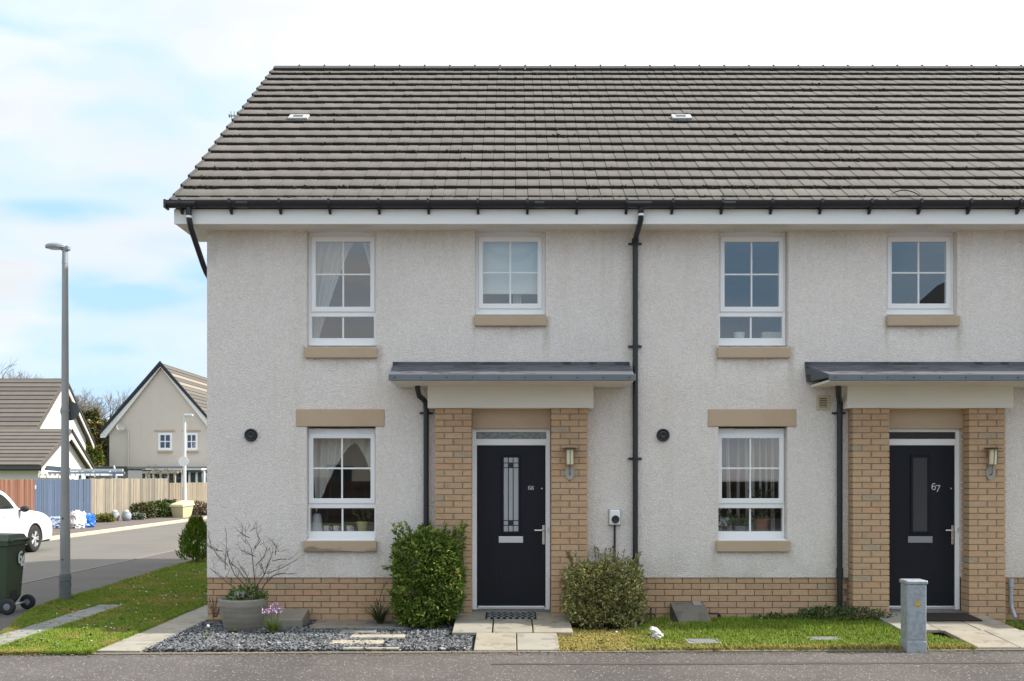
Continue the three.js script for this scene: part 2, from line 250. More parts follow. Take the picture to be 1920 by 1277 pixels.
// paving: each slab a piece of its path
const rampY = (z) => clamp(.066 * (1.93 - z), 0, .14);            // the door paths rise gently to the thresholds
function pathOf(name, list, mats, under, slope = false) {
  const p = struct(name, under, M.soil);
  list.forEach(([x0, x1, z0, z1, y = .006, rot = 0], i) => { const w = x1 - x0 - .012, d = z1 - z0 - .012; const m = put('paving_slab', chamfer(+w.toFixed(2), .04, +d.toFixed(2), .006), mats[(i * 7 + 3) % mats.length], p); const zc = (z0 + z1) / 2; m.position.set((x0 + x1) / 2, y - .02 + rr(-.003, .003) + (slope ? rampY(zc) : 0), zc); m.rotation.set(rr(-.005, .005) + (slope ? .066 : 0), rot, rr(-.005, .005)); });
  return p;
}
{ const L = []; for (const [x0, x1] of [[-.69, -.225], [-.225, .24], [.24, .70]]) L.push([x0, x1, -.06, 1.12, .006]); L.push([-.41, .05, 1.12, 1.93, .004], [.05, .51, 1.12, 1.93, .004]);
  pathOf('path', L, M.slabs, poly([[-.7, -.05], [.7, -.05], [.52, 1.95], [-.42, 1.95]], -.024), true); }
{ const L = [], o = 5.147; for (const [x0, x1] of [[-.69, -.225], [-.225, .24], [.24, .70]]) L.push([o + x0, o + x1, -.06, 1.0, .006]); for (const [x0, x1] of [[-.30, .16], [.16, .62], [.62, 1.08]]) L.push([o + x0 + .1, o + x1 + .1, 1.0, 1.84, .004]);
  pathOf('path', L, M.slabs, poly([[o - .7, -.05], [o + .7, -.05], [o + 1.1, 1.85], [o - .2, 1.85]], -.024), true); }
{ const L = []; for (let z = 2.05, i = 0; z > -9; z -= .62, i++) L.push([-4.35 + rr(-.01, .01), -3.87, z - .62, z, .014]); pathOf('path', L, M.slabs, poly([[-4.36, 2.08], [-3.86, 2.08], [-3.86, -9], [-4.36, -9]], -.02)); }
{ const L = []; for (let z = 2.08, i = 0; i < 6; z -= .63, i++) L.push([-5.88 + rr(-.01, .01), -5.45 + rr(-.01, .01), z - .63, z, .016]); pathOf('path', L, M.slabGrey, poly([[-5.88, 2.1], [-5.44, 2.1], [-5.44, -1.75], [-5.88, -1.75]], -.02)); }

// ------------------------------------------------------------------ the terrace
const TH = 36 * Math.PI / 180, EZ = .29, EY = 5.256, GAUGE = .346, RIDGE = [-4.78, 8.93];
const SOF = 4.905, BASE = .567, WALLD = .30;
const serif = await new FontLoader().loadAsync('fonts/droid/droid_serif_bold.typeface.json');
const sans = await new FontLoader().loadAsync('fonts/droid/droid_sans_regular.typeface.json');
const sansB = await new FontLoader().loadAsync('fonts/droid/droid_sans_bold.typeface.json');
const textGeo = (s, font, size, depth) => { const g = new TextGeometry(s, { font, size, depth, curveSegments: 6, bevelEnabled: true, bevelThickness: depth * .2, bevelSize: size * .012, bevelSegments: 1 }); g.computeBoundingBox(); const b = g.boundingBox; g.translate(-(b.min.x + b.max.x) / 2, -(b.min.y + b.max.y) / 2, 0); return met(g); };

function bricksIn(parent, x0, x1, y0, y1, zFront, depth, phase, r, skip) {     // running bond, cut bricks at the ends
  const CH = .0767, BL = .225; let n = 0;
  for (let row = 0, y = y1; y > y0 + .02; row++, y -= CH) {
    const h = Math.min(CH, y - y0) - .010; if (h < .02) continue;
    const off = ((row % 2 ? .5 : 0) + phase) * BL;
    for (let k = -1; ; k++) {
      let a = x0 + off - BL + k * BL, b = a + BL - .010; if (a > x1) break; a = Math.max(a, x0); b = Math.min(b, x1); if (b - a < .03) continue;
      if (skip && skip((a + b) / 2, y)) continue;
      const m = put('brick', chamfer(+(b - a).toFixed(3), +h.toFixed(3), depth, .0035), M.bricks[Math.floor(r() * r() * 1.35 * M.bricks.length) % M.bricks.length], parent);
      m.position.set((a + b) / 2, y - .005 - h / 2, zFront - depth / 2 + rr(-.0015, .0015, r)); n++;
    }
  }
  return n;
}

// windows: outer frame, upper sash, glass in metres; each pane its own piece
function windowUnit(house, o) {
  const w = grp('window', house), Z = -.10, s = FOC / (D + .10), fx = (p) => (p - 960) / s, fy = (p) => EYE + (HY - p) / s;
  const [a, b, c, d] = o.frame, F = [fx(a), fx(b), fy(d), fy(c)];
  const up = [fx(o.up[0]), fx(o.up[1]), fy(o.up[3]), fy(o.up[2])];
  const sash = [up[0] - .058, up[1] + .058, up[2] - .066, up[3] + .066];
  const lo = o.lo && [fx(o.lo[0]), fx(o.lo[1]), fy(o.lo[3]), fy(o.lo[2])];
  const holes = [[sash[0] + .018, sash[1] - .018, sash[2] + .018, sash[3] - .018]]; if (lo) holes.push(lo);
  put('window_frame', slabRing(F, holes, Z - .07, Z, .005), M.white, w);
  put('sash', slabRing(sash, [up], Z - .05, Z + .016, .006), M.white, w);
  const bar = (x0, x1, y0, y1, z) => put('glazing_bar', cb(x0, x1, y0, y1, z - .012, z + .012, .004), M.white, w);
  const gz = Z - .012, gl = Z - .03, my = (up[2] + up[3]) / 2 + (o.barY || 0), mx = (up[0] + up[1]) / 2, t = .0105;
  bar(mx - t, mx + t, up[2], up[3], gz); bar(up[0], mx - t, my - t, my + t, gz); bar(mx + t, up[1], my - t, my + t, gz);
  const P = [[up[0], mx, my, up[3]], [mx, up[1], my, up[3]], [up[0], mx, up[2], my], [mx, up[1], up[2], my]].map((p) => [...p, gz]);
  if (lo) { const m2 = (lo[0] + lo[1]) / 2; bar(m2 - t, m2 + t, lo[2], lo[3], gl); P.push([lo[0], m2, lo[2], lo[3], gl], [m2, lo[1], lo[2], lo[3], gl]); }
  for (const [x0, x1, y0, y1, z] of P) { const g = met(new THREE.PlaneGeometry(x1 - x0 - .002, y1 - y0 - .002)); const p = put('pane', g, M.glass, w); p.position.set((x0 + x1) / 2, (y0 + y1) / 2, z); p.rotation.set(rr(-.0022, .0022), rr(-.0022, .0022), 0); }
  const vx = (F[0] + F[1]) / 2; put('trickle_vent', rb(vx - .20, vx + .20, F[3] - .034, F[3] - .008, Z, Z + .022, .008), M.white, w);
  if (o.ledge) put('window_ledge', prism([[Z + .005, F[2] - .004], [Z + .005, F[2] + .022], [Z + .06, F[2] + .016], [Z + .12, F[2] - .004]].map(([z, y]) => [-z, y]), F[1] - F[0] - .012).rotateY(Math.PI / 2).translate(F[0] + .006, 0, 0), M.white, w);
  else put('window_ledge', cb(F[0] + .004, F[1] - .004, F[2], F[2] + .022, Z, Z + .03, .006), M.white, w);
  return { F, up, lo };
}
const W1 = { frame: [578, 707.5, 432, 649], up: [592.5, 694.5, 453.6, 575.5], lo: [584.5, 701, 594, 634] };
const W2 = { frame: [891, 1022.5, 432, 591], up: [905.6, 1007.8, 453.6, 569.5], barY: .0 };
const W3 = { frame: [578, 705.5, 803, 1012], up: [587.4, 695, 822, 934.5], lo: [581, 702, 953, 996.5], ledge: true };
const HOLES = [[-2.567, -1.692, Y(650), 4.903], [-.462, .42, Y(591.5), 4.903], [-2.567, -1.705, Y(1013), Y(800)], [-.507, .487, -.03, Y(803)]];

function curtainGeo(fn, nu, nv) { const g = new THREE.PlaneGeometry(1, 1, nu, nv), p = g.attributes.position; for (let i = 0; i < p.count; i++) { const q = fn(p.getX(i) + .5, .5 - p.getY(i)); p.setXYZ(i, ...q); } g.computeVertexNormals(); return met(g); }

function terraceHouse(name, label, ox, o) {
  const H = thing(name, label, 'house', [ox, 0, 0], 0, undefined), r = rng(o.seed), xl = o.xl, xr = o.xr;
  // front wall with openings
  const s = new THREE.Shape(), dh = HOLES[3]; [[xl, BASE], [dh[0], BASE], [dh[0], dh[3]], [dh[1], dh[3]], [dh[1], BASE], [xr, BASE], [xr, 4.93], [xl, 4.93]].forEach(([x, y], i) => i ? s.lineTo(x, y) : s.moveTo(x, y));
  for (const [a, b, lo, d] of HOLES.slice(0, 3)) { const h = new THREE.Path(); h.moveTo(a, lo); h.lineTo(b, lo); h.lineTo(b, d); h.lineTo(a, d); s.holes.push(h); }
  const wg = met(new THREE.ExtrudeGeometry(s, { depth: WALLD, bevelEnabled: false }).translate(0, 0, -WALLD));
  { const uv = wg.attributes.uv, p = wg.attributes.position, nn = wg.attributes.normal; for (let i = 0; i < uv.count; i++) { if (Math.abs(nn.getX(i)) > .5) uv.setXY(i, p.getX(i) + 3.9 + p.getZ(i), p.getY(i) - BASE); else uv.setXY(i, p.getX(i) + 3.9, p.getY(i) - BASE); } }
  put('wall', wg, o.wallMat, H);
  const backs = [bx(xl, xr, 0, 4.93, -9.56, -9.26), bx(xr - .1, xr, 0, 4.93, -9.26, -WALLD)];
  if (o.gable) { const g = new THREE.Shape([[.31, 0], [9.25, 0], [9.25, 5.1], [4.78, 8.72], [.31, 5.1]].map(([a, b]) => new THREE.Vector2(a, b))); const e = met(new THREE.ExtrudeGeometry(g, { depth: .3, bevelEnabled: false }).rotateY(Math.PI / 2)); backs.push(e.translate(xl + .004, 0, 0)); }
  else backs.push(bx(xl, xl + .1, 0, 4.93, -9.26, -WALLD));
  put('side_wall', backs.map((g) => { g.deleteAttribute('color'); return g; }), M.harlPlain, H);
  // rooms
  put('room', [bx(xl + .332, xr - .12, .1, .15, -4, -WALLD), bx(xl + .332, xr - .12, 2.52, 2.62, -4, -WALLD), bx(xl + .332, xr - .12, 4.86, 4.93, -4, -WALLD), bx(xl + .332, xr - .12, .1, 4.9, -4.1, -4),
    bx(xl + .302, xl + .33, .15, 2.52, -4, -WALLD), bx(xl + .302, xl + .33, 2.62, 4.86, -4, -WALLD), bx(-.95, -.87, .15, 2.52, -4, -WALLD), bx(-.95, -.87, 2.62, 4.86, -4, -WALLD)], M.room, H);
  for (const b of [cb(-2.60, -1.66, Y(999.5) - .03, Y(999.5), -.56, -.185), cb(-2.60, -1.66, Y(637) - .03, Y(637), -.48, -.185), cb(-.5, .46, Y(573) - .03, Y(573), -.42, -.185)]) put('window_board', b, M.white, H);
  // base course
  const bc = put('base_course', [bx(xl + .006, -.55, -.1, BASE - .003, -.33, -.032), bx(.53, xr - .002, -.1, BASE - .003, -.26, -.032)], M.mortar, H);
  let n = bricksIn(bc, xl, -.955, .03, BASE, -.016, .06, o.phase, r) + bricksIn(bc, .945, xr, .03, BASE, -.016, .06, o.phase + .4, r);
  // porch piers
  const py = Y(765, .18);
  for (const [a, b, sgn] of [[-.946, -.497, 1], [.484, .934, -1]]) {
    const pier = put('brick_pier', bx(a + .012, b - .012, -.05, py, -.25, .170), M.mortar, H);
    for (let row = 0, y = py - .002; y > .06; row++, y -= .0767) {
      const L = b - a, half = (L - .02) / 4 - .0025, full = half * 2 + .005;
      const lens = row % 2 ? [full, full] : [half, full, half]; let x = a;
      const h = Math.min(.0667, y + .02); if (h < .02) break;
      const gap = (L - lens.reduce((p, q) => p + q, 0)) / (lens.length - 1);
      for (const l of lens) { const m = put('brick', chamfer(+l.toFixed(3), +h.toFixed(3), .215, .0035), M.bricks[Math.floor(r() * r() * 1.35 * M.bricks.length) % M.bricks.length], pier); m.position.set(x + l / 2, y - h / 2, .18 - .1075 + rr(-.0015, .0015, r)); x += l + gap; n++; }
    }
  }
  console.log(name, 'bricks', n);
  put('porch_beam', [slabRing([-1.035, 1.0, Y(765, .24), Y(722, .24)], [], .02, .24, .004)], M.beam, H);
  put('lintel', cb(-.497, .484, Y(803) - .002, Y(766) + .05, -.2, .02, .004), M.stone, H);
  // canopy
  { const z1 = .80, yT = 3.227, yF = Y(703, z1) + .004, yB = Y(713.5, z1), B = 1.49, Fx = 1.43;
    const P = [[-B, yT, 0], [B - .02, yT, 0], [Fx, yF, z1], [-Fx, yF, z1], [-B + .02, Y(716), 0], [B - .03, Y(716), 0], [Fx, yF - .03, z1], [-Fx, yF - .03, z1], [-B, yT - .03, .03]].map((v) => new THREE.Vector3(...v));
    const c = put('porch_canopy', met(new ConvexGeometry(P)), M.lead, H);
    put('edge_trim', cb(-Fx - .012, Fx + .012, yB, yF + .006, z1 - .02, z1 + .012, .004), M.leadEdge, c);
    put('canopy_soffit', cb(-Fx + .01, Fx - .01, yB - .012, yB + .02, .03, z1 - .022, .004), M.soffit, c);
    for (let i = 0; i < 10; i++) put('fixing_screw', cyl(.008, .008, .01, 0, 0, 0, 8).rotateX(Math.PI / 2).translate(-Fx + .06 + i * (2 * Fx - .12) / 9, (yB + yF) / 2, z1 + .014), M.blackDull, c);
    put('lead_flashing', cb(-B, B - .02, yT - .01, yT + .035, 0, .012, .003), M.lead, c); }
  // eaves
  put('fascia', [cb(xl - (o.gable ? .293 : 0), xr, Y(420, .35), Y(392, .35), .325, .35, .003)], M.fasciaWhite, H);
  put('eaves_soffit', [bx(xl - (o.gable ? .29 : 0), xr, SOF, SOF + .03, -.0, .324)].concat(o.gable ? [bx(xl - .29, xl, SOF, SOF + .03, -.6, -.0)] : []), M.soffit, H);
  const gx0 = xl - (o.gable ? .365 : 0), gut = [];
  { const s2 = new THREE.Shape(); const R = .062; for (let i = 0; i <= 14; i++) { const t = Math.PI + i / 14 * Math.PI; s2[i ? 'lineTo' : 'moveTo'](Math.cos(t) * R, Math.sin(t) * R * 1.25); } for (let i = 14; i >= 0; i--) { const t = Math.PI + i / 14 * Math.PI; s2.lineTo(Math.cos(t) * (R - .006), Math.sin(t) * (R - .006) * 1.25); }
    gut.push(met(new THREE.ExtrudeGeometry(s2, { depth: xr - gx0, bevelEnabled: false }).rotateY(Math.PI / 2).translate(gx0, 5.155, .418))); }
  const gutter = put('gutter', gut, M.black, H);
  if (o.gable) put('gutter_end', rb(gx0 - .012, gx0 + .02, 5.06, 5.165, .348, .488, .01), M.black, gutter);
  const halfMoon = (x, w) => { const g = new THREE.CylinderGeometry(.069, .069, w, 20, 1, false, Math.PI * 1.0, Math.PI); g.scale(1.25, 1, 1).rotateZ(Math.PI / 2); const m = met(g); return m.translate(x, 5.155, .418); };
  const uni = (x, w) => met(new THREE.CylinderGeometry(.068, .068, w, 18).rotateZ(Math.PI / 2).scale(1, .66, 1).translate(x, 5.117, .418));
  for (let x = o.bracket0; x < xr - .05; x += .598) put('gutter_bracket', [met(new THREE.ExtrudeGeometry(new THREE.Shape([[.352, 5.12], [.352, 5.015], [.365, 5.010], [.43, 5.065], [.49, 5.12], [.485, 5.17], [.47, 5.17]].map(([z, y]) => new THREE.Vector2(z, y))), { depth: .03, bevelEnabled: false }).rotateY(-Math.PI / 2).translate(x + .015, 0, 0))], M.black, gutter);
  for (const [x, w] of o.unions) put('gutter_joint', uni(x, w), M.black, gutter);
  // downpipes
  for (const pts of o.pipes) { const d = put('downpipe', [pipe(pts.p, .034, .05)], M.black, H);
    for (const y of pts.br) { const e = pts.p[pts.p.length - 1]; put('pipe_bracket', [cyl(.041, .041, .03, e[0], y, e[2], 14), cb(e[0] - .085, e[0] + .085, y - .012, y + .012, .0, .03)], M.black, d); }
    for (const [y, hh] of pts.col || []) { const e = pts.p[pts.p.length - 1]; put('pipe_collar', cyl(.043, .041, hh, e[0], y, e[2], 14), M.black, d); }
    if (pts.tape) put('pipe_collar', cyl(.0355, .0355, .025, pts.p[0][0], pts.tape, pts.p[0][2], 14), M.white, d); }
  // windows
  const st = grp('stonework', H);
  windowUnit(H, W1); windowUnit(H, W2); windowUnit(H, W3);
  H.remove(st);
  for (const [a, b, t, bt, mat] of [[570.5, 707, 650.5, 671, M.stone], [889.5, 1024.5, 591.5, 611, M.stone], [568.5, 705.5, 1014, 1035, o.sillMat || M.stone]]) put('window_sill', cb(X(a, .05), X(b, .05), Y(bt, .05), Y(t, .05), -.2, .05, .008), mat, H);
  put('lintel', cb(X(555), X(721), Y(800), Y(767), -.2, .014, .008), M.stone, H);
  // door
  const F = [-.505, .48, .155, Y(803, -.06)], z0 = -.06;
  put('door_frame', slabRing(F, [[-.442, .422, .18, 2.222], [-.452, .432, 2.302, 2.389]], -.14, z0, .006), M.white, H);
  put('transom_window', [met(new THREE.PlaneGeometry(.884, .087).translate(-.01, 2.3455, -.09))], o.transom, H);
  put('threshold', cb(F[0] - .01, F[1] + .01, .03, .152, -.2, -.02, .006), M.concreteDark, H);
  const door = put('door', [rb(-.438, .418, .205, 2.219, -.125, -.082, .005), slabRing([X(940, -.08), X(976.6, -.08), Y(1001, -.08), Y(853.7, -.08)], [[X(944.5, -.08), X(972, -.08), Y(996.5, -.08), Y(857.8, -.08)]], -.084, -.066, .006)], M.doorNavy, H);
  const gx = [X(944, -.08), X(972, -.08), Y(996.5, -.08), Y(857.8, -.08)];
  put('door_glass', met(new THREE.PlaneGeometry(gx[1] - gx[0], gx[3] - gx[2]).translate((gx[0] + gx[1]) / 2, (gx[2] + gx[3]) / 2, -.0795)), o.doorGlass, door);
  if (o.leaded) { const L = [], v = (p) => X(p, -.08), h = (p) => Y(p, -.08), t = .0055; for (const p of [953.2, 962.2]) L.push(bx(v(p) - t, v(p) + t, gx[2], gx[3], -.0785, -.076)); for (const p of [868.2, 877, 976, 985]) L.push(bx(gx[0], gx[1], h(p) - t, h(p) + t, -.0786, -.0762)); for (const [a, b] of [[868.2, 877], [976, 985]]) L.push(bx(v(953.2), v(962.2), h(b), h(a), -.0789, -.077)); put('leading', L, M.leading, door); }
  put('letter_plate', rb(X(934.8, -.07), X(981, -.07), Y(1018, -.07), Y(1005.7, -.07), -.084, -.066, .006), o.letter, door);
  put('weather_bar', rb(-.43, .41, Y(1142.5, -.06), Y(1136, -.06), -.1, -.05, .008), M.brushed, door);
  { const hx = X(1019, -.07), hy = Y(994, -.07); put('handle', [rb(hx - .017, hx + .017, Y(1021, -.07), Y(985, -.07), -.082, -.068, .006), pipe([[hx, hy, -.07], [hx, hy, -.02], [hx - .115, hy, -.02]], .011, .03, 8), cyl(.011, .011, .02, 0, 0, 0, 12).rotateX(Math.PI / 2).translate(hx, Y(1010, -.07), -.064)], M.chrome, door); }
  put('door_viewer', cyl(.009, .009, .01, 0, 0, 0, 12).rotateX(Math.PI / 2).translate(X(1016, -.08), Y(916, -.08), -.08), M.brushed, door);
  if (o.number === '68') put('door_number', textGeo('68', serif, .050, .006).translate(X(995.5, -.08), Y(914.8, -.08), -.082), M.chrome, door);
  else { put('door_number', [textGeo('6', sans, .085, .006).translate(X(983.5, -.08), Y(912.5, -.08), -.082), textGeo('7', sans, .085, .006).translate(X(991.5, -.08), Y(916, -.08), -.082)], M.brushed, door); }
  put('door_bell', rb(X(1026.5, -.06), X(1029, -.06), Y(998, -.06), Y(990, -.06), -.06, -.052, .002), M.brushed, H);
  // vent cap
  { const c = [X(471), Y(816)]; put('flue_cap', [lathe([[.0, .02], [.022, .02], [.026, .03], [.048, .03], [.055, .016], [.062, .036], [.078, .038], [.082, .01], [.082, 0]], 28).rotateX(Math.PI / 2).translate(c[0], c[1], 0)], M.black, H); }
  // roof
  const rx0 = o.gable ? -4.12 : xl, slope = (s) => [EZ - s * Math.cos(TH), EY + s * Math.sin(TH)];
  const L = 6.27, up = [Math.sin(TH), Math.cos(TH)];       // normal (z,y)
  const sec = (k, off) => { const [z, y] = slope(k); return [z + up[0] * off, y + up[1] * off]; };
  const dk = [sec(-.12, -.075), sec(L + .02, -.075)], mz = -4.78 * 2;
  const deck = new THREE.Shape([[dk[0][0], dk[0][1]], [dk[1][0], dk[1][1]], [mz - dk[0][0], dk[0][1]], [mz - dk[0][0], dk[0][1] - .12], [dk[1][0], dk[1][1] - .14], [dk[0][0], dk[0][1] - .12]].map(([z, y]) => new THREE.Vector2(-z, y)));
  const roof = put('roof', met(new THREE.ExtrudeGeometry(deck, { depth: xr - rx0 - .03, bevelEnabled: false }).rotateY(Math.PI / 2).translate(rx0 + .03, 0, 0)), M.ridge, H);
  const N = o.cols, TW = (xr - rx0) / N, T = .032, TL = .42, tilt = Math.atan(T * 1.15 / GAUGE);
  const tg = (w) => { const k = 'tile' + w.toFixed(4); if (cache[k]) return cache[k]; const hw = w / 2 - .0012, g = w < .2 ? chamfer(w, T, TL, .004).clone() : mergeGeometries([chamfer(hw, T, TL, .004).clone().translate(-w / 4 - .0006, 0, 0), chamfer(hw, T - .003, TL - .004, .004).clone().translate(w / 4 + .0006, -.001, -.001)]); return cache[k] = paint(g, (x, y, z, nx, ny, nz) => { const e = nz > .5 ? .16 : z > TL / 2 - .012 ? .5 : 1; const sd = Math.abs(x) > w / 2 - .006 ? .88 : Math.abs(x) < .005 ? .95 : 1; return [e * sd, e * sd, e * sd]; }); };  // drip edge painted dark: mossy grime plus the shade on the tile front
  const rest = [], mossGeo = new THREE.IcosahedronGeometry(1, 0), mossM = [];
  for (let row = 0; row < 19; row++) {
    const s0 = row === 0 ? -.16 : GAUGE * (row - 1), stag = row % 2 ? TW / 2 : 0;
    const cells = []; if (stag) cells.push([rx0, rx0 + TW / 2]); for (let c = 0; c < N - (stag ? 1 : 0); c++) cells.push([rx0 + stag + c * TW, rx0 + stag + (c + 1) * TW]); if (stag) cells.push([xr - TW / 2, xr]);
    for (const [a, b] of cells) {
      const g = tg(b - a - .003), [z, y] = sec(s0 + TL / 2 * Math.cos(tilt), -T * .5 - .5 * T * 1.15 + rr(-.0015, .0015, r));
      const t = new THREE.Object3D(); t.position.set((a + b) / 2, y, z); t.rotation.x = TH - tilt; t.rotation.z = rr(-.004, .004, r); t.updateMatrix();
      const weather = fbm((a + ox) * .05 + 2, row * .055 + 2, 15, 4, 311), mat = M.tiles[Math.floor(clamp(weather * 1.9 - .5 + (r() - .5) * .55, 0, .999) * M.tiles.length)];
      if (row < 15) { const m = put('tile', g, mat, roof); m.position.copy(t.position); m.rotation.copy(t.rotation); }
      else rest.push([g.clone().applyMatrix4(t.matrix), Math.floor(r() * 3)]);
    }
    const den = (row < 3 ? 1 : row < 9 ? .62 : .3) * (xr - rx0) * 26;
    for (let i = 0; i < den; i++) { const x = rr(rx0 + .05, xr, r); if (fbm(x * .09 + row * .13, row * .31, 8, 3, 301) < .47) continue; const [z, y] = sec(s0 + rr(-.012, .02, r), -.004); const sz = rr(.006, .017, r); const d = new THREE.Object3D(); d.position.set(x, y + rr(-.02, .004, r), z); d.scale.set(sz * rr(1, 2.2, r), sz, sz); d.rotation.set(r() * 3, r() * 3, 0); d.updateMatrix(); mossM.push(d.matrix.clone()); }
    if (o.gable) { const [z, y] = sec(s0 + .19, -.028), v = put('verge_cap', chamfer(.036, .066, .40, .008), M.ridge, roof); v.position.set(rx0 - .004, y, z); v.rotation.x = TH - tilt; }
  }
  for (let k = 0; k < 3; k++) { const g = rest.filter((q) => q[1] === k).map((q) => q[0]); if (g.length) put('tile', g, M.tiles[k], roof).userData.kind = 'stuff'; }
  { const im = new THREE.InstancedMesh(mossGeo, M.moss, mossM.length); mossM.forEach((m, i) => im.setMatrixAt(i, m)); im.name = 'moss'; im.userData.kind = 'stuff'; roof.add(im); }
  { const RT = (xr - rx0) / Math.round((xr - rx0) / .447), sh = new THREE.Shape([[-.135, -.085], [-.03, -.005], [0, .004], [.03, -.005], [.135, -.085], [.12, -.11], [0, -.03], [-.12, -.11]].map((v) => new THREE.Vector2(...v)));
    const rg = met(new THREE.ExtrudeGeometry(sh, { depth: RT - .008, bevelEnabled: false }).rotateY(Math.PI / 2)), cg = rb(-.014, .014, -.02, .014, -.04, .04, .008);
    for (let x = rx0; x < xr - .05; x += RT) { const m = put('ridge_tile', rg, M.ridge, roof); m.position.set(x + .004, RIDGE[1] + .028, RIDGE[0]); put('ridge_clip', cg, M.ridge, roof).position.set(x + RT, RIDGE[1] + .028, RIDGE[0]); } }
  { const z = D - 0, py0 = 218; // tile vent about halfway up the slope
    const s0 = GAUGE * 9 + .02, [vz, vy] = sec(s0 + .14, .012); if (o.ventPx) { const vx = (o.ventPx - 960) * (D - vz) / FOC - ox;
    const v = put('roof_vent', [slabRing([-.145, .145, -.10, .10], [[-.09, .06, -.05, .06]], -.02, .012, .006).rotateX(-Math.PI / 2)], std([.50, .52, .53], .5), roof); v.position.set(vx, vy, vz); v.rotation.x = TH - .05;
    const q = put('roof_vent', bx(-.09, .06, -.015, .004, -.06, .05), M.blackDull, roof); q.position.copy(v.position); q.rotation.copy(v.rotation); } }
  if (o.gable) { const sl = (k, off) => sec(k, off); const a = sl(-.12, -.085), b = sl(L, -.085), c2 = sl(-.12, -.30), d = sl(L, -.30); const sh = new THREE.Shape([[a[0], a[1]], [b[0], b[1]], [mz - a[0], a[1]], [mz - c2[0], c2[1] + .08], [d[0], d[1]], [c2[0], c2[1] + .08]].map(([z, y]) => new THREE.Vector2(-z, y))); put('barge_board', met(new THREE.ExtrudeGeometry(sh, { depth: .025, bevelEnabled: false }).rotateY(Math.PI / 2).translate(-4.10, 0, 0)), M.fasciaWhite, H); }
  return H;
}
M.harlPlain = std([.72, .67, .62], .95, { bumpMap: dashBump, bumpScale: .005, map: tex(512, 512, 1.4, 1.4, (u, v) => { const k = .93 + .16 * (vnoise(u * 180, v * 180, 180, 6) - .5) + .12 * fbm(u, v, 4, 4, 9); return [k, k, k]; }) });
const stains = [[-2.6 + 3.9, .05, 2.9, 2.3, .5], [-1.66 + 3.9, .06, 2.9, 2.2, .6], [.43 + 3.9, .07, 3.27, 2.5, .5], [-.47 + 3.9, .05, 3.27, 2.75, .5], [-2.1 + 3.9, .45, 2.77, 2.45, .35], [-.02 + 3.9, .45, 3.17, 2.9, .35], [-2.62 + 3.9, .05, .45, .0, .35], [-1.67 + 3.9, .06, .45, .0, .35], [1.45 + 3.9, .12, 4.3, .0, .22], [-1.2 + 3.9, .5, 4.35, 4.05, .2], [-3.4 + 3.9, .6, 4.35, 4.0, .2]];
const wallA = std([1, 1, 1], .95, { map: roughcastMap(11, stains), bumpMap: dashBump, bumpScale: .007 }), wallB = std([1, 1, 1], .95, { map: roughcastMap(47, stains), bumpMap: dashBump, bumpScale: .007 });
const OX = 5.147, mainPipe = (x) => ({ p: [[x + .023, 5.10, .418], [x + .023, Y(412, .41), .418], [x, Y(450), .055], [x, .10, .055]], br: [Y(458), Y(650), Y(860)], col: [[Y(455), .07], [Y(1052), .10]], tape: 4.99 });
const porchPipe = (end) => ({ p: [[X(783, .26), 2.99, .26], [X(783, .26), Y(740, .26), .26], [X(799, .06), Y(753, .06), .055], [X(799, .06), end, .055]], br: [Y(775)], col: [] });
const pp68 = porchPipe(.12), pp67 = porchPipe(.05); pp67.col = [[Y(1074), .13]];
const h68 = terraceHouse('terraced_house', 'end-of-terrace house with cream roughcast walls, leaded door numbered 68 and tall bush', 0, { seed: 68, xl: -3.813, xr: 1.5325, gable: true, wallMat: wallA, phase: .35, bracket0: -4.0, unions: [[-3.98, .34], [-3.25, .14], [.33, .12], [1.53, .30]], sillMat: M.stoneStain,
  pipes: [{ p: [[X(354, .418), 5.10, .418], [X(354, .418), 4.90, .418], [-3.87, 4.42, -.12], [-3.87, 4.3, -.5], [-3.87, .1, -.5]], br: [], tape: 4.965 }, mainPipe(1.535), pp68], transom: M.obscure, doorGlass: M.frost, leaded: true, letter: M.brushed, number: '68', ventPx: 560, cols: 19 });
const h67 = terraceHouse('terraced_house', 'middle terraced house with cream roughcast walls and dark door numbered 67', OX, { seed: 67, xl: -3.6145, xr: 1.5325, gable: false, wallMat: wallB, phase: .7, bracket0: -3.21, unions: [[-2.53, .14], [1.53, .30]],
  pipes: [pp67, mainPipe(1.535)], transom: phy([.05, .05, .055], .15), doorGlass: phy([.06, .065, .075], .12), leaded: false, letter: std([.33, .34, .36], .4, { metalness: .6 }), number: '67', ventPx: 1278, cols: 17 });
const h66 = terraceHouse('terraced_house', 'third house of the terrace, only its tiled roof showing at the right edge', 2 * OX, { seed: 66, xl: -3.6145, xr: 1.5325, gable: false, wallMat: wallA, phase: .2, bracket0: -3.21, unions: [[-2.53, .14]], pipes: [porchPipe(.05)], transom: phy([.05, .05, .055], .15), doorGlass: phy([.06, .065, .075], .12), leaded: false, letter: M.brushed, number: '', cols: 17 });
h66.children.filter((c) => c.name === 'door').forEach((d) => d.children.filter((c) => c.name === 'door_number').forEach((c) => d.remove(c)));

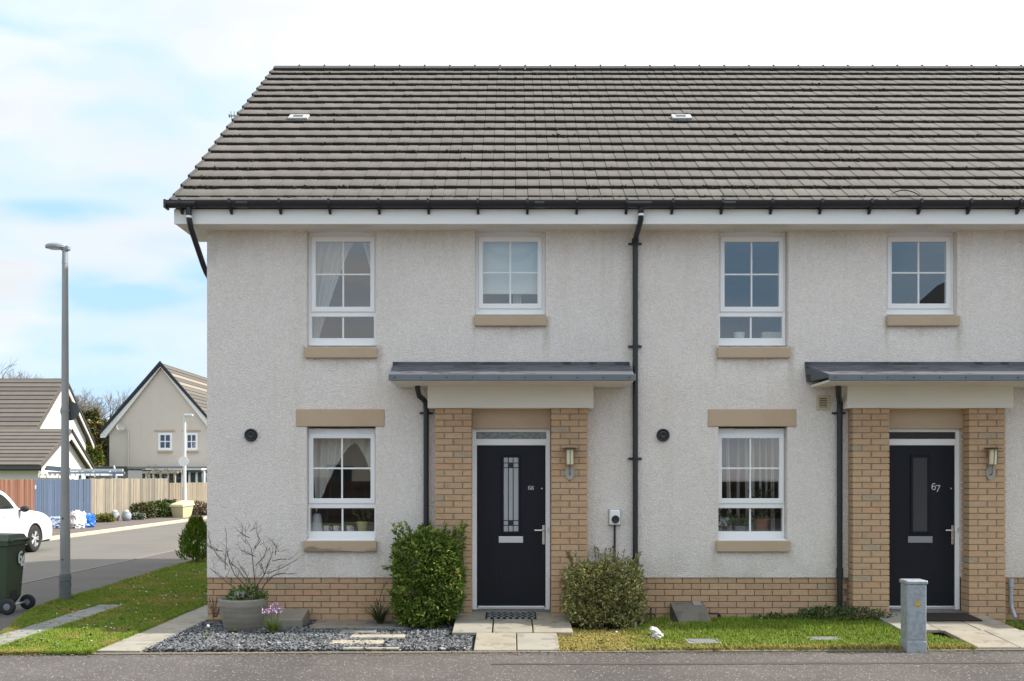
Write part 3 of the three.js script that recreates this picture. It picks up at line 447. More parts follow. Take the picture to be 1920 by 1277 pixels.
// pieces that only one of the houses has
put('vent_grille', [slabRing([X(1531) - OX, X(1555) - OX, Y(768.5), Y(742)], [[X(1536) - OX, X(1550.5) - OX, Y(764), Y(746.5)]], 0, .025, .004), ...[0, 1, 2, 3].map((i) => cb(X(1536) - OX, X(1550.5) - OX, Y(763 - i * 4.2), Y(761 - i * 4.2), .004, .018, .002))], std([.50, .44, .30], .6), h67);
put('vent_back', bx(X(1536) - OX, X(1550.5) - OX, Y(764), Y(746.5), .001, .004), std([.16, .14, .09], .8), h67);
put('vent_pipe', [pipe([[X(1892) - OX, Y(1085), .05], [X(1892) - OX, Y(1135), .05], [X(1895) - OX, Y(1156), .12]], .024, .05), cyl(.032, .032, .10, X(1892) - OX, Y(1092), .05)], std([.42, .46, .50], .5), h67);
// curtains and blinds
{ const z = -.33, c = (side, x0, xt, xb) => put('curtain', curtainGeo((u, v) => { const ti = Math.pow(v, .8), inner = mix(xt, xb, ti), x = mix(x0, inner, u); return [x, mix(4.86, v < .98 ? 3.52 : 3.5, v), z + .022 * Math.sin(u * 30 + v * 2 * side) * (1 - .4 * v)]; }, 60, 12), M.sheer, h68);
  c(1, -2.60, -2.02, -2.50); c(-1, -1.62, -1.93, -1.63);
  put('blind', [bx(-.40, .36, Y(548, -.2), 4.86, -.225, -.222), rb(-.40, .36, Y(551, -.2), Y(545, -.2), -.235, -.212, .006), ...[0, 1, 2].map((i) => pipe([[-.38, 4.80, -.218], [-.2, 4.66 - i * .035, -.216], [-.02, 4.62 - i * .035, -.216], [.17, 4.66 - i * .035, -.216], [.35, 4.8, -.218]], .004, .15, 5))], M.blind, h68);
  put('curtain', curtainGeo((u, v) => [mix(.02, .12, u), mix(4.86, 3.87, v), -.36 + .02 * Math.sin(u * 16)], 24, 4), M.sheer, h68);
  // swagged net over the kitchen window
  put('curtain', curtainGeo((u, v) => { const drop = mix(.16, 1.0, Math.pow(1 - u, 1.5)); return [mix(-2.56, -2.02, u) + .05 * v * (1 - u), 2.42 - v * drop * 1.05, -.30 + .022 * Math.sin(u * 34 + v * 4)]; }, 70, 12), M.net, h68);
  put('curtain', curtainGeo((u, v) => { const drop = mix(.12, 1.0, Math.pow(u, 2)); return [mix(-2.1, -1.70, u), 2.42 - v * drop * .95, -.33 + .02 * Math.sin(u * 26 + v * 3)]; }, 60, 12), M.net, h68);
  { const rc = rng(301); for (let x = -2.60; x < -1.66;) { const w = rr(.035, .085, rc); put('curtain', curtainGeo((u, v) => [x + w * u * mix(.55, 1, v) + .01 * Math.sin(v * 2 + x * 30), mix(2.40, 1.08, v), -.47 + .02 * Math.sin(u * 9 + x * 60)], 14, 4), M.net, h67); x += w + rr(.02, .075, rc); } }
}

// ------------------------------------------------------------------ street furniture
{ // lamp column on the pavement, with a round sign seen from behind
  const [bx0, bz] = G(122, 1128), s = FOC / (D - bz), t = thing('street_lamp', 'tall grey steel street lamp column standing at the lawn edge', 'street lamp', [bx0, 0, bz]);
  const topY = Y(492, bz), hx = X(130, bz) - bx0;
  put('pole', [lathe([[.072, 0], [.070, 1.02], [.066, 1.06], [.056, 2.2], [.042, topY]], 20)], M.postGrey, t);
  put('base_wrap', [lathe([[.083, 0], [.085, .1], [.079, .17], [.086, .24], [.080, .31], [.087, .36], [.078, .40], [.074, .41]], 18), ...[.06, .15, .24, .33].map((y, i) => met(new THREE.TorusGeometry(.082, .008, 5, 18).rotateX(Math.PI / 2 + (i % 2 ? .25 : -.3)).translate(0, y, 0)))], std([.15, .165, .17], .75), t);
  put('access_door', rb(-.03, .035, .5, 1.0, .052, .072, .008), M.postGrey, t);
  for (const y of [.62, 1.22]) put('lock', cyl(.011, .011, .02, 0, 0, 0, 10).rotateX(Math.PI / 2).translate(-.005, y, .068), M.blackDull, t);
  const head = put('lamp_head', [met(new THREE.SphereGeometry(1, 20, 10, 0, Math.PI * 2, 0, Math.PI / 2).scale(.16, .055, .10).translate(-.13, topY + .235, 0)), cyl(.038, .045, .20, 0, topY + .08, 0, 16), rb(-.06, .07, topY + .17, topY + .245, -.04, .04, .02), met(new THREE.CylinderGeometry(.1, .1, .03, 18).scale(1.58, 1, 1).translate(-.13, topY + .225, 0))], std([.30, .34, .38], .5, { metalness: .2 }), t);
  put('lamp_lens', met(new THREE.CylinderGeometry(.075, .06, .02, 16).scale(1.5, 1, 1).translate(-.14, topY + .203, 0)), std([.55, .56, .55], .3), head);
  const sy = Y(770, bz), sx = X(130, bz) - bx0 + .02;
  put('sign_back', met(new THREE.CylinderGeometry(.142, .142, .008, 28).rotateX(Math.PI / 2).translate(.035, sy, -.075)), std([.10, .115, .12], .6), t);
  put('sign_clip', [met(new THREE.CylinderGeometry(.062, .062, .03, 16).translate(0, sy, 0)), bx(-.03, .03, sy - .015, sy + .015, -.07, -.05)], M.postGrey, t);
}
{ // distant lamp column
  const d = 47, z = D - d, x = X(346, z), t = thing('street_lamp', 'distant white lamp column with a small round sign beside the grit bin', 'street lamp', [x, .09, z]), top = Y(780, z) - .09, m = std([.62, .63, .62], .5);
  put('pole', lathe([[.11, 0], [.11, 1.2], [.085, 1.3], [.07, top]], 12), m, t);
  put('lamp_head', [rb(-.02, .40, top - .02, top + .09, -.09, .09, .03), cyl(.075, .075, .2, .0, top - .05, 0, 10)], m, t);
  const sg = put('sign_plate', met(new THREE.CylinderGeometry(.24, .24, .02, 24).rotateX(Math.PI / 2).translate(-.02, Y(865, z) - .09, .12)), std([.80, .80, .78], .5), t);
}
{ // feeder pillar
  const [cx, cz] = G(1712, 1222), t = thing('feeder_pillar', 'grey galvanised service pillar with yellow warning triangle standing at the kerb', 'service pillar', [cx + .045, 0, cz - .1], -.02);
  const body = put('body', rb(-.1, .1, -.05, .70, -.095, .095, .008), M.galv, t);
  put('cap', rb(-.113, .113, .70, .742, -.108, .108, .014), M.galv, t);
  put('door', cb(-.09, .092, .125, .685, .092, .101, .003), M.galv, t);
  put('plinth', rb(-.103, .103, -.05, .105, -.098, .1, .006), M.galv, t);
  put('lock', [cyl(.016, .016, .012, 0, 0, 0, 14).rotateX(Math.PI / 2).translate(-.01, .625, .104)], M.chrome, t);
  const c = document.createElement('canvas'); c.width = 256; c.height = 256; const g = c.getContext('2d'); g.fillStyle = '#d9b93c'; g.fillRect(0, 0, 256, 256);
  g.strokeStyle = '#3a3420'; g.lineWidth = 9; g.beginPath(); g.moveTo(128, 34); g.lineTo(222, 196); g.lineTo(34, 196); g.closePath(); g.stroke(); g.fillStyle = '#2a2518'; g.beginPath(); g.moveTo(136, 84); g.lineTo(108, 138); g.lineTo(130, 134); g.lineTo(118, 182); g.lineTo(150, 122); g.lineTo(128, 126); g.closePath(); g.fill();
  g.fillRect(50, 214, 156, 7); g.fillRect(50, 228, 156, 7);
  const ct = new THREE.CanvasTexture(c); ct.colorSpace = THREE.SRGBColorSpace;
  const sh = new THREE.Shape([[-.04, -.033], [.04, -.033], [0, .042]].map((v) => new THREE.Vector2(...v))), sg = new THREE.ShapeGeometry(sh), p = sg.attributes.position, uv = sg.attributes.uv;
  for (let i = 0; i < p.count; i++) uv.setXY(i, .5 + p.getX(i) / .088, .48 + p.getY(i) / .092);
  put('warning_triangle', sg.translate(.005, .505, .1022), new THREE.MeshStandardMaterial({ map: ct, roughness: .6 }), t);
}
{ // wheelie bin
  const t = thing('wheelie_bin', 'dark green wheeled refuse bin marked 64 on the pavement', 'wheelie bin', [-7.0, 0, -1.0]);
  const green = phy([.045, .068, .034], .55, { map: tex(256, 256, .9, .9, (u, v) => { const k = .75 + .35 * fbm(u, v, 4, 5, 421) + .5 * sstep(.66, .8, fbm(u, v * .4, 26, 3, 423)); return [k, k, k]; }) }), V = (x, y, z) => new THREE.Vector3(x, y, z);
  put('body', met(new ConvexGeometry([-1, 1].flatMap((s) => [V(-.22, .06, s * .19), V(.16, .06, s * .19), V(.26, .20, s * .2), V(.30, .93, s * .255), V(-.31, .93, s * .255), V(-.25, .12, s * .2)]))), green, t);
  put('rim', rb(-.335, .325, .90, .965, -.275, .275, .015), green, t);
  put('lower_recess', rb(.20, .268, .16, .30, -.1, .1, .01), M.blackDull, t);
  put('lid', [met(new ConvexGeometry([-1, 1].flatMap((s) => [V(-.35, .97, s * .28), V(.33, .97, s * .28), V(.30, 1.05, s * .20), V(-.28, 1.06, s * .2), V(-.36, 1.0, s * .26)])))], green, t);
  put('handle', [pipe([[.30, .97, -.2], [.39, .985, -.2], [.39, .985, .2], [.30, .97, .2]], .017, .03, 8), rb(.29, .37, .95, .99, -.24, -.17, .01), rb(.29, .37, .95, .99, .17, .24, .01)], green, t);
  put('axle', cyl(.012, .012, .56, 0, 0, 0, 10).rotateX(Math.PI / 2).translate(.30, .105, 0), M.brushed, t);
  for (const s of [1, -1]) { const w = put('wheel', lathe([[.045, -.026], [.085, -.026], [.104, -.016], [.104, .016], [.085, .026], [.045, .026]], 26).rotateX(Math.PI / 2).translate(.32, .105, s * .27), M.blackDull, t);
    put('hub', [lathe([[0, .022], [.02, .026], [.055, .020], [.062, .012], [.062, -.02], [0, -.02]], 18).rotateX(Math.PI / 2).translate(.32, .105, s * .27 + (s > 0 ? .004 : -.004))], std([.20, .21, .22], .5), w); }
  const num = put('number', [textGeo('6', sansB, .165, .002).rotateZ(.06).rotateY(Math.PI / 2).rotateZ(-.05).translate(.310, .73, -.09), textGeo('4', sansB, .175, .002).rotateZ(.06).rotateY(Math.PI / 2).rotateZ(-.05).translate(.306, .665, -.175)], std([.72, .74, .72], .6), t);
}

// ------------------------------------------------------------------ lamps, charger and other fittings
function wallLamp(px, ox, label, tilt, name) {
  const x = X(px, .18) , t = thing(name, label, 'wall lamp', [x, Y(886, .18), .18], 0, 'lamps on the porch piers');
  const brass = phy([.24, .20, .13], .42, { metalness: .6 }), k = FOC / (D - .18), u = (p) => p / k;
  put('back_plate', [met(new THREE.CylinderGeometry(u(8.5), u(8.5), .012, 20).scale(1, 1, 1.6).rotateX(Math.PI / 2).translate(0, 0, .006))], std([.42, .40, .36], .45, { metalness: .5 }), t);
  const a = grp('lantern', t); a.rotation.z = tilt; a.rotation.y = tilt * 4;
  put('arm', [pipe([[0, u(-4), .012], [0, u(-4), .07], [0, u(14), .075]], .008, .03, 8), cyl(.012, .012, .02, 0, u(15), .075, 10)], brass, a);
  put('lamp_glass', cyl(u(6.5), u(6.5), u(28), 0, u(29), .075, 18), phy([.90, .84, .60], .5, { transmission: .2, thickness: 0 }), a);
  put('cage', [...[0, 1, 2, 3].map((i) => cyl(.0055, .0055, u(30), Math.cos(i * Math.PI / 2 + .0) * u(7.8), u(29), .075 + Math.sin(i * Math.PI / 2) * u(7.8), 6)), cyl(u(8.6), u(8.6), .008, 0, u(14.5), .075, 20), cyl(u(8.4), u(8.4), .006, 0, u(43), .075, 20)], brass, a);
  put('lamp_cap', lathe([[0, .012], [u(5), .012], [u(16), .003], [u(16), -.002], [0, -.002]], 28).translate(0, u(45), .075), brass, a);
  return t;
}
wallLamp(1068, 0, 'brass wall lantern with cream glass on the brick pier beside door 68', 0, 'wall_lamp');
wallLamp(1857, OX, 'tilted brass wall lantern with cream glass on the brick pier beside door 67', -.04, 'wall_lamp');
{ const t = thing('charging_socket', 'small white electric car charging socket on the wall beside door 68', 'charging point', [X(1152), Y(970), 0]);
  put('back_plate', rb(-.078, .078, -.105, .105, 0, .012, .006), std([.40, .42, .42], .6), t);
  put('case', rb(-.067, .067, -.095, .097, .012, .07, .02, 3), M.white, t);
  put('socket', [lathe([[0, .045], [.034, .045], [.038, .05], [.046, .048], [.049, .03], [.049, 0]], 26).rotateX(Math.PI / 2).translate(.006, -.022, .055)], M.black, t);
  put('cable', [pipe([[0, -.09, .04], [0, -.14, .03], [.002, -.5, .018], [.004, -.95, .03]], .013, .05, 8), cb(-.03, .012, -.375, -.36, 0, .03)], M.black, t); }
{ // aerial behind the verge
  const z = -3.2, t = thing('roof_aerial', 'small television aerial poking out past the left roof edge', 'aerial', [X(448, z), Y(217, z), z]);
  put('boom', [rod([0, 0, 0], [X(430, z) - X(448, z), 0, 0], .012, .012, 6), rod([0, -.8, 0], [0, .05, 0], .015, .015, 6)], M.galv, t);
  put('element', [-.02, -.07, -.12].map((x) => rod([x, -.06, -.03], [x, .06, .03], .006, .006, 5)).concat([cyl(.03, .03, .012, 0, 0, 0, 10).rotateZ(Math.PI / 2).translate(X(430, z) - X(448, z), 0, 0)]), M.galv, t); }
{ const z = .2; const t = put('loose_cable', pipe([[X(1668, .35), Y(370, .35), .36], [X(1672, .3), Y(362, .3), .32], [X(1690, .25), Y(358, .25), .30], [X(1706, .25), Y(362, .25), .32], [X(1726, .35), Y(371, .35), .40]], .007, .05, 6), M.black); tag(t, 'thin black cable looped over the roof tiles above the gutter', 'cable'); }
// door mats
{ const c = document.createElement('canvas'); c.width = 512; c.height = 256; const g = c.getContext('2d'); g.fillStyle = '#1b1e24'; g.fillRect(0, 0, 512, 256); const r = rng(8);
  g.fillStyle = '#b9bcc0'; for (let y = 0; y < 5; y++) for (let x = 0; x < 8; x++) { g.save(); g.translate(36 + x * 62 + (y % 2) * 24, 30 + y * 48); g.rotate(((x + y) % 2 ? 1 : -1) * .55 + rr(-.2, .2, r)); g.beginPath(); g.ellipse(0, 0, 24, 8, 0, 0, 7); g.fill(); g.restore(); }
  g.strokeStyle = '#14161a'; g.lineWidth = 22; g.strokeRect(0, 0, 512, 256);
  const ct = new THREE.CanvasTexture(c); ct.colorSpace = THREE.SRGBColorSpace; ct.repeat.set(1 / .62, 1 / .36); ct.offset.set(.5, .5); ct.wrapS = ct.wrapT = THREE.RepeatWrapping;
  const a = put('door_mat', cb(-.31, .31, 0, .014, -.18, .18, .004), new THREE.MeshStandardMaterial({ map: ct, roughness: 1, bumpMap: fine, bumpScale: .004 })); a.position.set(X(958, .2), .006 + rampY(.24), .24); a.rotation.x = .066; tag(a, 'dark door mat patterned with pale leaf shapes before door 68', 'door mat');
  const r2 = tex(256, 256, .06, .06, (u, v) => { const h = Math.hypot(u - .5, v - .5) < .28 ? 0 : 1; return h; }, true);
  const b = put('door_mat', cb(-.36, .36, 0, .018, -.22, .22, .006), std([.025, .017, .014], .9, { bumpMap: r2, bumpScale: .01 })); b.position.set(OX + .12, .006 + rampY(.32), .32); b.rotation.x = .066; tag(b, 'plain dark brown rubber mat before door 67', 'door mat'); }

// ------------------------------------------------------------------ plants
class Leaves {
  constructor() { this.p = []; this.c = []; this.n = 0; }
  add(P, dir, up, len, wid, col, fold = .25) {
    const d = dir.clone().normalize(), s = new THREE.Vector3().crossVectors(d, up).normalize(), n = new THREE.Vector3().crossVectors(s, d);
    const q = (a, b, c) => [P.x + d.x * a + s.x * b + n.x * c, P.y + d.y * a + s.y * b + n.y * c, P.z + d.z * a + s.z * b + n.z * c];
    const B = q(0, 0, 0), T = q(len, 0, -len * .12), L = q(len * .48, wid / 2, wid * fold), Rr = q(len * .48, -wid / 2, wid * fold), Mx = q(len * .5, 0, 0);
    for (const v of [B, L, Mx, L, T, Mx, B, Mx, Rr, Rr, Mx, T]) { this.p.push(...v); this.c.push(...col); } this.n++;
  }
  geo() { const g = new THREE.BufferGeometry(); g.setAttribute('position', new THREE.Float32BufferAttribute(this.p, 3)); g.setAttribute('color', new THREE.Float32BufferAttribute(this.c, 3)); g.setAttribute('uv', new THREE.Float32BufferAttribute(new Float32Array(this.p.length / 3 * 2), 2)); g.computeVertexNormals(); return g; }
}
const V3 = (x, y, z) => new THREE.Vector3(x, y, z);
const rdir = (r) => { const a = r() * 6.283, z = r() * 2 - 1, s = Math.sqrt(1 - z * z); return V3(s * Math.cos(a), z, s * Math.sin(a)); };
function bush(name, label, category, pos, o) {               // o: half sizes, height, power (boxiness), n leaves, leaf length and width, colours
  const t = thing(name, label, category, pos), r = rng(o.seed), L = new Leaves(), stems = [];
  for (let i = 0; i < o.n; i++) {
    const d = rdir(r), e = o.pow; let k = Math.pow(Math.pow(Math.abs(d.x), e) + Math.pow(Math.abs(d.y), e) + Math.pow(Math.abs(d.z), e), -1 / e);
    const lump = fbm((d.x * 1.3 + 5) * .11, (d.y * 1.3 + d.z * .9 + 5) * .11, 23, 4, o.seed % 50), depth = Math.pow(r(), .45);
    k *= (.88 + (o.pow > 4 ? .45 : .75) * (lump - .5)) * mix(.55, 1.03, depth);
    const P = V3(d.x * k * o.rx, o.h / 2 + d.y * k * o.h / 2, d.z * k * o.rz);
    if (P.y < .02) P.y = .02 + r() * .06;
    const out = V3(d.x, d.y * .6 + .45, d.z).normalize().multiplyScalar(o.out ?? .8).add(rdir(r).multiplyScalar(.75));
    const tone = .55 + .75 * r() * (.5 + lump), ci = r(), c = o.cols[ci < .6 ? 0 : ci < .87 ? 1 : 2].map((v) => v * tone);
    L.add(P, out, rdir(r).add(V3(0, .8, .3)), o.len * rr(.5, 1.3, r), o.wid * rr(.6, 1.25, r), c);
  }
  for (let i = 0; i < (o.sprigs || 0); i++) {                // shoots that stand proud of the outline
    const a = r() * 6.28, y = rr(.25, 1, r), base = V3(Math.cos(a) * o.rx * .85, o.h * (y > .6 ? .93 : y), Math.sin(a) * o.rz * .85), dir = V3(Math.cos(a) * (y > .6 ? .4 : 1), y > .6 ? 1 : .35, Math.sin(a) * .5).normalize(), len = rr(.08, .2, r);
    stems.push(rod(base.toArray(), base.clone().addScaledVector(dir, len).toArray(), .004, .002, 4));
    for (let k = 0; k < 9; k++) { const P = base.clone().addScaledVector(dir, len * (.25 + .09 * k)); L.add(P, dir.clone().add(rdir(r).multiplyScalar(.9)), rdir(r), o.len * .95, o.wid, o.cols[k > 5 ? 2 : 0].map((v) => v * rr(.8, 1.2, r))); }
  }
  for (let i = 0; i < 7; i++) { const a = r() * 6.28; stems.push(rod([Math.cos(a) * .05, 0, Math.sin(a) * .05], [Math.cos(a) * o.rx * .55, o.h * .6, Math.sin(a) * o.rz * .5], .012, .005, 5)); }
  put('foliage', L.geo(), M.leaf, t); put('stem', stems, M.bark, t);
  return t;
}
bush('evergreen_bush', 'tall square-cut glossy green bush between the kitchen window and door 68', 'bush', [-1.005, 0, .40], { seed: 21, rx: .445, rz: .36, h: 1.17, pow: 4.2, n: 12500, len: .066, wid: .028, cols: [[.105, .165, .024], [.155, .22, .035], [.25, .29, .06]], sprigs: 46, fill: 1 });
bush('grey_green_bush', 'rounded olive green bush below the charging socket by door 68', 'bush', [1.105, 0, .42], { seed: 35, rx: .47, rz: .36, h: .84, pow: 3.2, n: 13500, len: .044, wid: .021, cols: [[.23, .24, .075], [.42, .41, .17], [.25, .17, .07]], sprigs: 34, fill: 1 });
{ // small conifer at the far corner of the lawn
  const [cx, cz] = G(364, 1056), t = thing('dwarf_conifer', 'small bright green conifer at the house corner by the pavement', 'conifer', [cx + .05, 0, cz]), r = rng(51), L = new Leaves();
  for (let i = 0; i < 2600; i++) { const y = Math.pow(r(), .9), a = r() * 6.28, lump = vnoise(a * 1.6 + 20, y * 4, 256, 5), w = .40 * Math.pow(clamp(y * 5 + .35), .5) * Math.pow(1 - y * .93, .62) * (.55 + .8 * lump) * Math.sqrt(r() * .6 + .4); const P = V3(Math.cos(a) * w, .06 + y * .86, Math.sin(a) * w); L.add(P, V3(Math.cos(a) * .5, 1.1, Math.sin(a) * .5).add(rdir(r).multiplyScalar(.4)), rdir(r), rr(.08, .14, r), .03, [.14, .21, .02].map((v) => v * rr(.5, 1.3, r))); }
  put('foliage', L.geo(), M.leaf, t); put('trunk', cyl(.02, .03, .5, 0, .25, 0, 7), M.bark, t); }
function stemPlant(t, name, list, mat, r0 = .009) { put(name, list, mat, t); }
{ // half-barrel planter with the bare shrub
  const [px, pz] = [X(455, .52), .50], t = thing('stone_planter', 'round grey stone planter pot on the slate bed', 'planter', [px, 0, pz]);
  put('pot', lathe([[0, .02], [.185, 0], [.215, .02], [.255, .16], [.268, .27], [.285, .285], [.287, .36], [.272, .375], [.255, .365], [.25, .31], [0, .30]], 40), std([.285, .26, .22], .9, { map: tex(512, 256, 1.2, .4, (u, v) => { const k = .72 + .4 * fbm(u * .4, v, 9, 5, 411) + .12 * Math.sin(v * 40 + 3 * fbm(u, v, 4, 2, 3)) * .5; return [k, k * .99, k * .96]; }), bumpMap: fine, bumpScale: .003 }), t);
  put('soil', met(new THREE.CylinderGeometry(.25, .25, .02, 24).translate(0, .315, 0)), M.soil, t);
  const stone = put('planter_stone', met(new THREE.IcosahedronGeometry(.13, 1).scale(.9, .75, .6)), M.concrete); stone.position.set(px - .05, .37, pz + .02); stone.rotation.z = .3; tag(stone, 'grey rock resting in the stone planter', 'rock');
  const sh = thing('bare_shrub', 'leafless twiggy shrub growing from the stone planter', 'shrub', [px, .32, pz]), r = rng(61), list = [];
  const pt = (zx, zy, dz) => { const qx = 380 + zx / 3.692, qy = 960 + zy / 3.692; return [X(qx, .5) - px, Y(qy, .5) - .32, dz]; };
  const twig = (a, dir, len, rad, lev) => { let p = V3(...a), d = dir.clone(); const n = 3; for (let i = 0; i < n; i++) { const q = p.clone().addScaledVector(d, len / n); list.push(rod(p.toArray(), q.toArray(), rad * (1 - .25 * i), rad * (.75 - .25 * i) + .0006, 4)); if (lev > 0 && r() < .75) twig(q.toArray(), d.clone().add(rdir(r).multiplyScalar(.9)).normalize(), len * rr(.35, .6, r), rad * .6, lev - 1); d.add(rdir(r).multiplyScalar(.35)).add(V3(0, .06, 0)).normalize(); p = q; } };
  const ST = [[[270, 590], [235, 555], [160, 500], [100, 460], [20, 400]], [[310, 590], [300, 520], [215, 440], [175, 360], [150, 250], [145, 150]], [[175, 370], [120, 320], [60, 240], [50, 200]], [[145, 270], [100, 265], [60, 245]], [[375, 590], [375, 520], [370, 400], [360, 250], [325, 180], [330, 95]], [[360, 310], [300, 290], [255, 270]], [[325, 180], [285, 165], [250, 148]], [[360, 250], [400, 200], [372, 140]], [[370, 370], [430, 310], [455, 235]], [[380, 590], [390, 500], [440, 430], [480, 340], [510, 270], [570, 262]], [[440, 430], [540, 390], [640, 335]], [[500, 300], [503, 240], [480, 215]], [[400, 560], [430, 500], [490, 440], [540, 425], [600, 430]], [[310, 480], [250, 390], [190, 345]], [[300, 590], [330, 470], [300, 380]], [[420, 430], [395, 360]], [[330, 130], [355, 112]], [[480, 340], [545, 325]], [[160, 400], [160, 320], [185, 290]]];
  ST.forEach((pl, i) => { const main = pl.length > 4; let prev = null; pl.forEach(([a, b], k) => { const dz = (i % 5 - 2) * .03 * (k + 1) * .6, p = pt(a, b, dz); if (prev) { const r0 = (main ? .0085 : .0055) * (1 - .16 * (k - 1)), r1 = (main ? .0085 : .0055) * (1 - .16 * k); list.push(rod(prev, p, Math.max(r0, .0022), Math.max(r1, .002), 5)); const dir = V3(p[0] - prev[0], p[1] - prev[1], p[2] - prev[2]).normalize(); for (let m = 0; m < 2; m++) if (k > 1 || !main) twig(p.map((v, j) => mix(prev[j], v, rr(.3, 1, r))), dir.clone().add(V3(rr(-1, 1, r), rr(-.2, .7, r), rr(-.5, .5, r))).normalize(), rr(.07, .16, r), .0026, 1); } prev = p; }); });
  put('branch', list, M.twig, sh);
  const fern = thing('leafy_plant', 'green feathery plant filling the stone planter below the bare shrub', 'plant', [px, .32, pz]), L = new Leaves();
  for (let i = 0; i < 420; i++) { const a = r() * 6.28, k = Math.sqrt(r()) * .22, P = V3(.05 + Math.cos(a) * k, rr(.0, .2, r) * (1.3 - k * 3.5), Math.sin(a) * k * .8 + .02); L.add(P, V3(Math.cos(a), .8, Math.sin(a)).add(rdir(r).multiplyScalar(.6)), rdir(r), rr(.04, .08, r), .02, [.09, .16, .025].map((v) => v * rr(.5, 1.3, r))); }
  put('foliage', L.geo(), M.leaf, fern);
  // dead twigs in front of the brick
  const dead = thing('withered_plant', 'small withered reddish brown plant against the bricks beside the planter', 'plant', [X(402, .2), .1, .2]), l2 = []; for (let i = 0; i < 26; i++) { const a = rr(-1.3, 1.3, r); let p = [rr(-.03, .03, r), 0, 0]; for (let k = 0; k < 3; k++) { const q = [p[0] + Math.sin(a) * .05 + rr(-.02, .02, r), p[1] + .085, p[2] + rr(-.02, .02, r)]; l2.push(rod(p, q, .0026, .002, 4)); p = q; } }
  put('stem', l2, std([.17, .105, .075], .9), dead);
}
function strappy(name, label, pos, n, h, spread, cols, seed, wid = .012) {
  const t = thing(name, label, 'plant', pos), r = rng(seed), p = [], c = [];
  for (let i = 0; i < n; i++) { const a = r() * 6.28, L = h * rr(.6, 1.15, r), s = spread * rr(.3, 1.1, r), w = wid * rr(.7, 1.2, r), tx = -Math.sin(a), tz = Math.cos(a), col = cols[i % cols.length].map((v) => v * rr(.7, 1.2, r)); let prev;
    for (let k = 0; k <= 4; k++) { const f = k / 4, out = s * f * f, y = L * (f - .38 * f * f * (s / spread)), ww = w * (1 - f * .9) / 2, X0 = Math.cos(a) * (out + .02), Z0 = Math.sin(a) * (out + .02), A = [X0 + tx * ww, y, Z0 + tz * ww], B = [X0 - tx * ww, y, Z0 - tz * ww]; if (prev) { for (const v of [prev[0], prev[1], A, A, prev[1], B]) { p.push(...v); c.push(...col); } } prev = [A, B]; } }
  const g = new THREE.BufferGeometry(); g.setAttribute('position', new THREE.Float32BufferAttribute(p, 3)); g.setAttribute('color', new THREE.Float32BufferAttribute(c, 3)); g.setAttribute('uv', new THREE.Float32BufferAttribute(new Float32Array(p.length / 3 * 2), 2)); g.computeVertexNormals();
  put('leaf', g, M.leaf, t); return t;
}
{ const [fx, fz] = G(511, 1190), t = strappy('flowering_plant', 'strap-leaved plant with pale pink flower heads beside the stone planter', [fx, 0, fz], 110, .22, .22, [[.14, .20, .03], [.17, .24, .045], [.21, .22, .06]], 71, .022), L = new Leaves(), r = rng(72), st = [];
  for (const [a, b, n] of [[508, 1142, 26], [514, 1136, 18], [500, 1148, 14], [522, 1145, 12], [495, 1140, 5], [497, 1152, 5], [526, 1141, 6]]) { const P = V3(X(a, fz) - fx, Y(b, fz), rr(-.04, .04, r)); st.push(rod([P.x * .25, 0, 0], P.toArray(), .004, .003, 4)); const F = new Leaves(); for (let k = 0; k < n; k++) { const d = rdir(r); F.add(P.clone().addScaledVector(d, .022), d, rdir(r), .028, .022, [.62, .40, .64].map((v) => v * rr(.8, 1.25, r))); } put('flower_head', F.geo(), M.leaf, t).userData.kind = 'stuff'; }
  put('stem', st, std([.09, .13, .04], .8), t); }
strappy('strap_leaved_plant', 'dark strap-leaved plant against the bricks left of the tall bush', [X(712, .3), 0, .28], 110, .36, .34, [[.06, .09, .03], [.08, .11, .035]], 73, .022);
{ const t = thing('dead_stalk', 'thin brown dead stalk leaning against the bricks beside the tall bush', 'plant', [X(706, .2), 0, .2]); put('stem', [pipe([[0, 0, 0], [.02, .25, 0], [.06, .42, -.02], [.13, .54, -.03]], .004, .05, 5), rod([.02, .25, 0], [.0, .33, .02], .012, .004, 5)], M.twig, t); }
strappy('small_weed', 'small pale green weed in the slate near the planter', [X(440, .8), 0, .82], 40, .08, .09, [[.13, .16, .04], [.18, .17, .06]], 74, .02);
strappy('small_weed', 'little weed with a white flower at the left front of the slate bed', [X(392, 1.1), 0, 1.1], 26, .09, .06, [[.15, .19, .05]], 75, .014);
{ const w = put('white_flower', met(new THREE.IcosahedronGeometry(.017, 1)), std([.75, .75, .72], .7)); w.position.set(X(391, 1.1), .13, 1.12); tag(w, 'single small white flower on the weed at the front of the slate', 'flower'); }
bush('low_weeds', 'low leafy weeds at the wall base right of the gas box', 'weeds', [X(1455, .2), 0, .2], { seed: 81, rx: .34, rz: .16, h: .13, pow: 2, n: 500, len: .05, wid: .022, cols: [[.06, .10, .025], [.08, .13, .03], [.1, .14, .04]] });
bush('low_weeds', 'dense leafy weeds at the foot of the black downpipe of house 67', 'weeds', [X(1575, .22), 0, .24], { seed: 82, rx: .62, rz: .22, h: .24, pow: 2.3, n: 1500, len: .05, wid: .022, cols: [[.055, .10, .03], [.075, .125, .035], [.1, .15, .04]] });
bush('ground_cover_clump', 'dry tangled stems at the foot of the olive bush', 'weeds', [X(1192, .5), 0, .45], { seed: 83, rx: .16, rz: .14, h: .20, pow: 2, n: 260, len: .045, wid: .009, cols: [[.12, .085, .05], [.10, .08, .045], [.12, .11, .05]] });

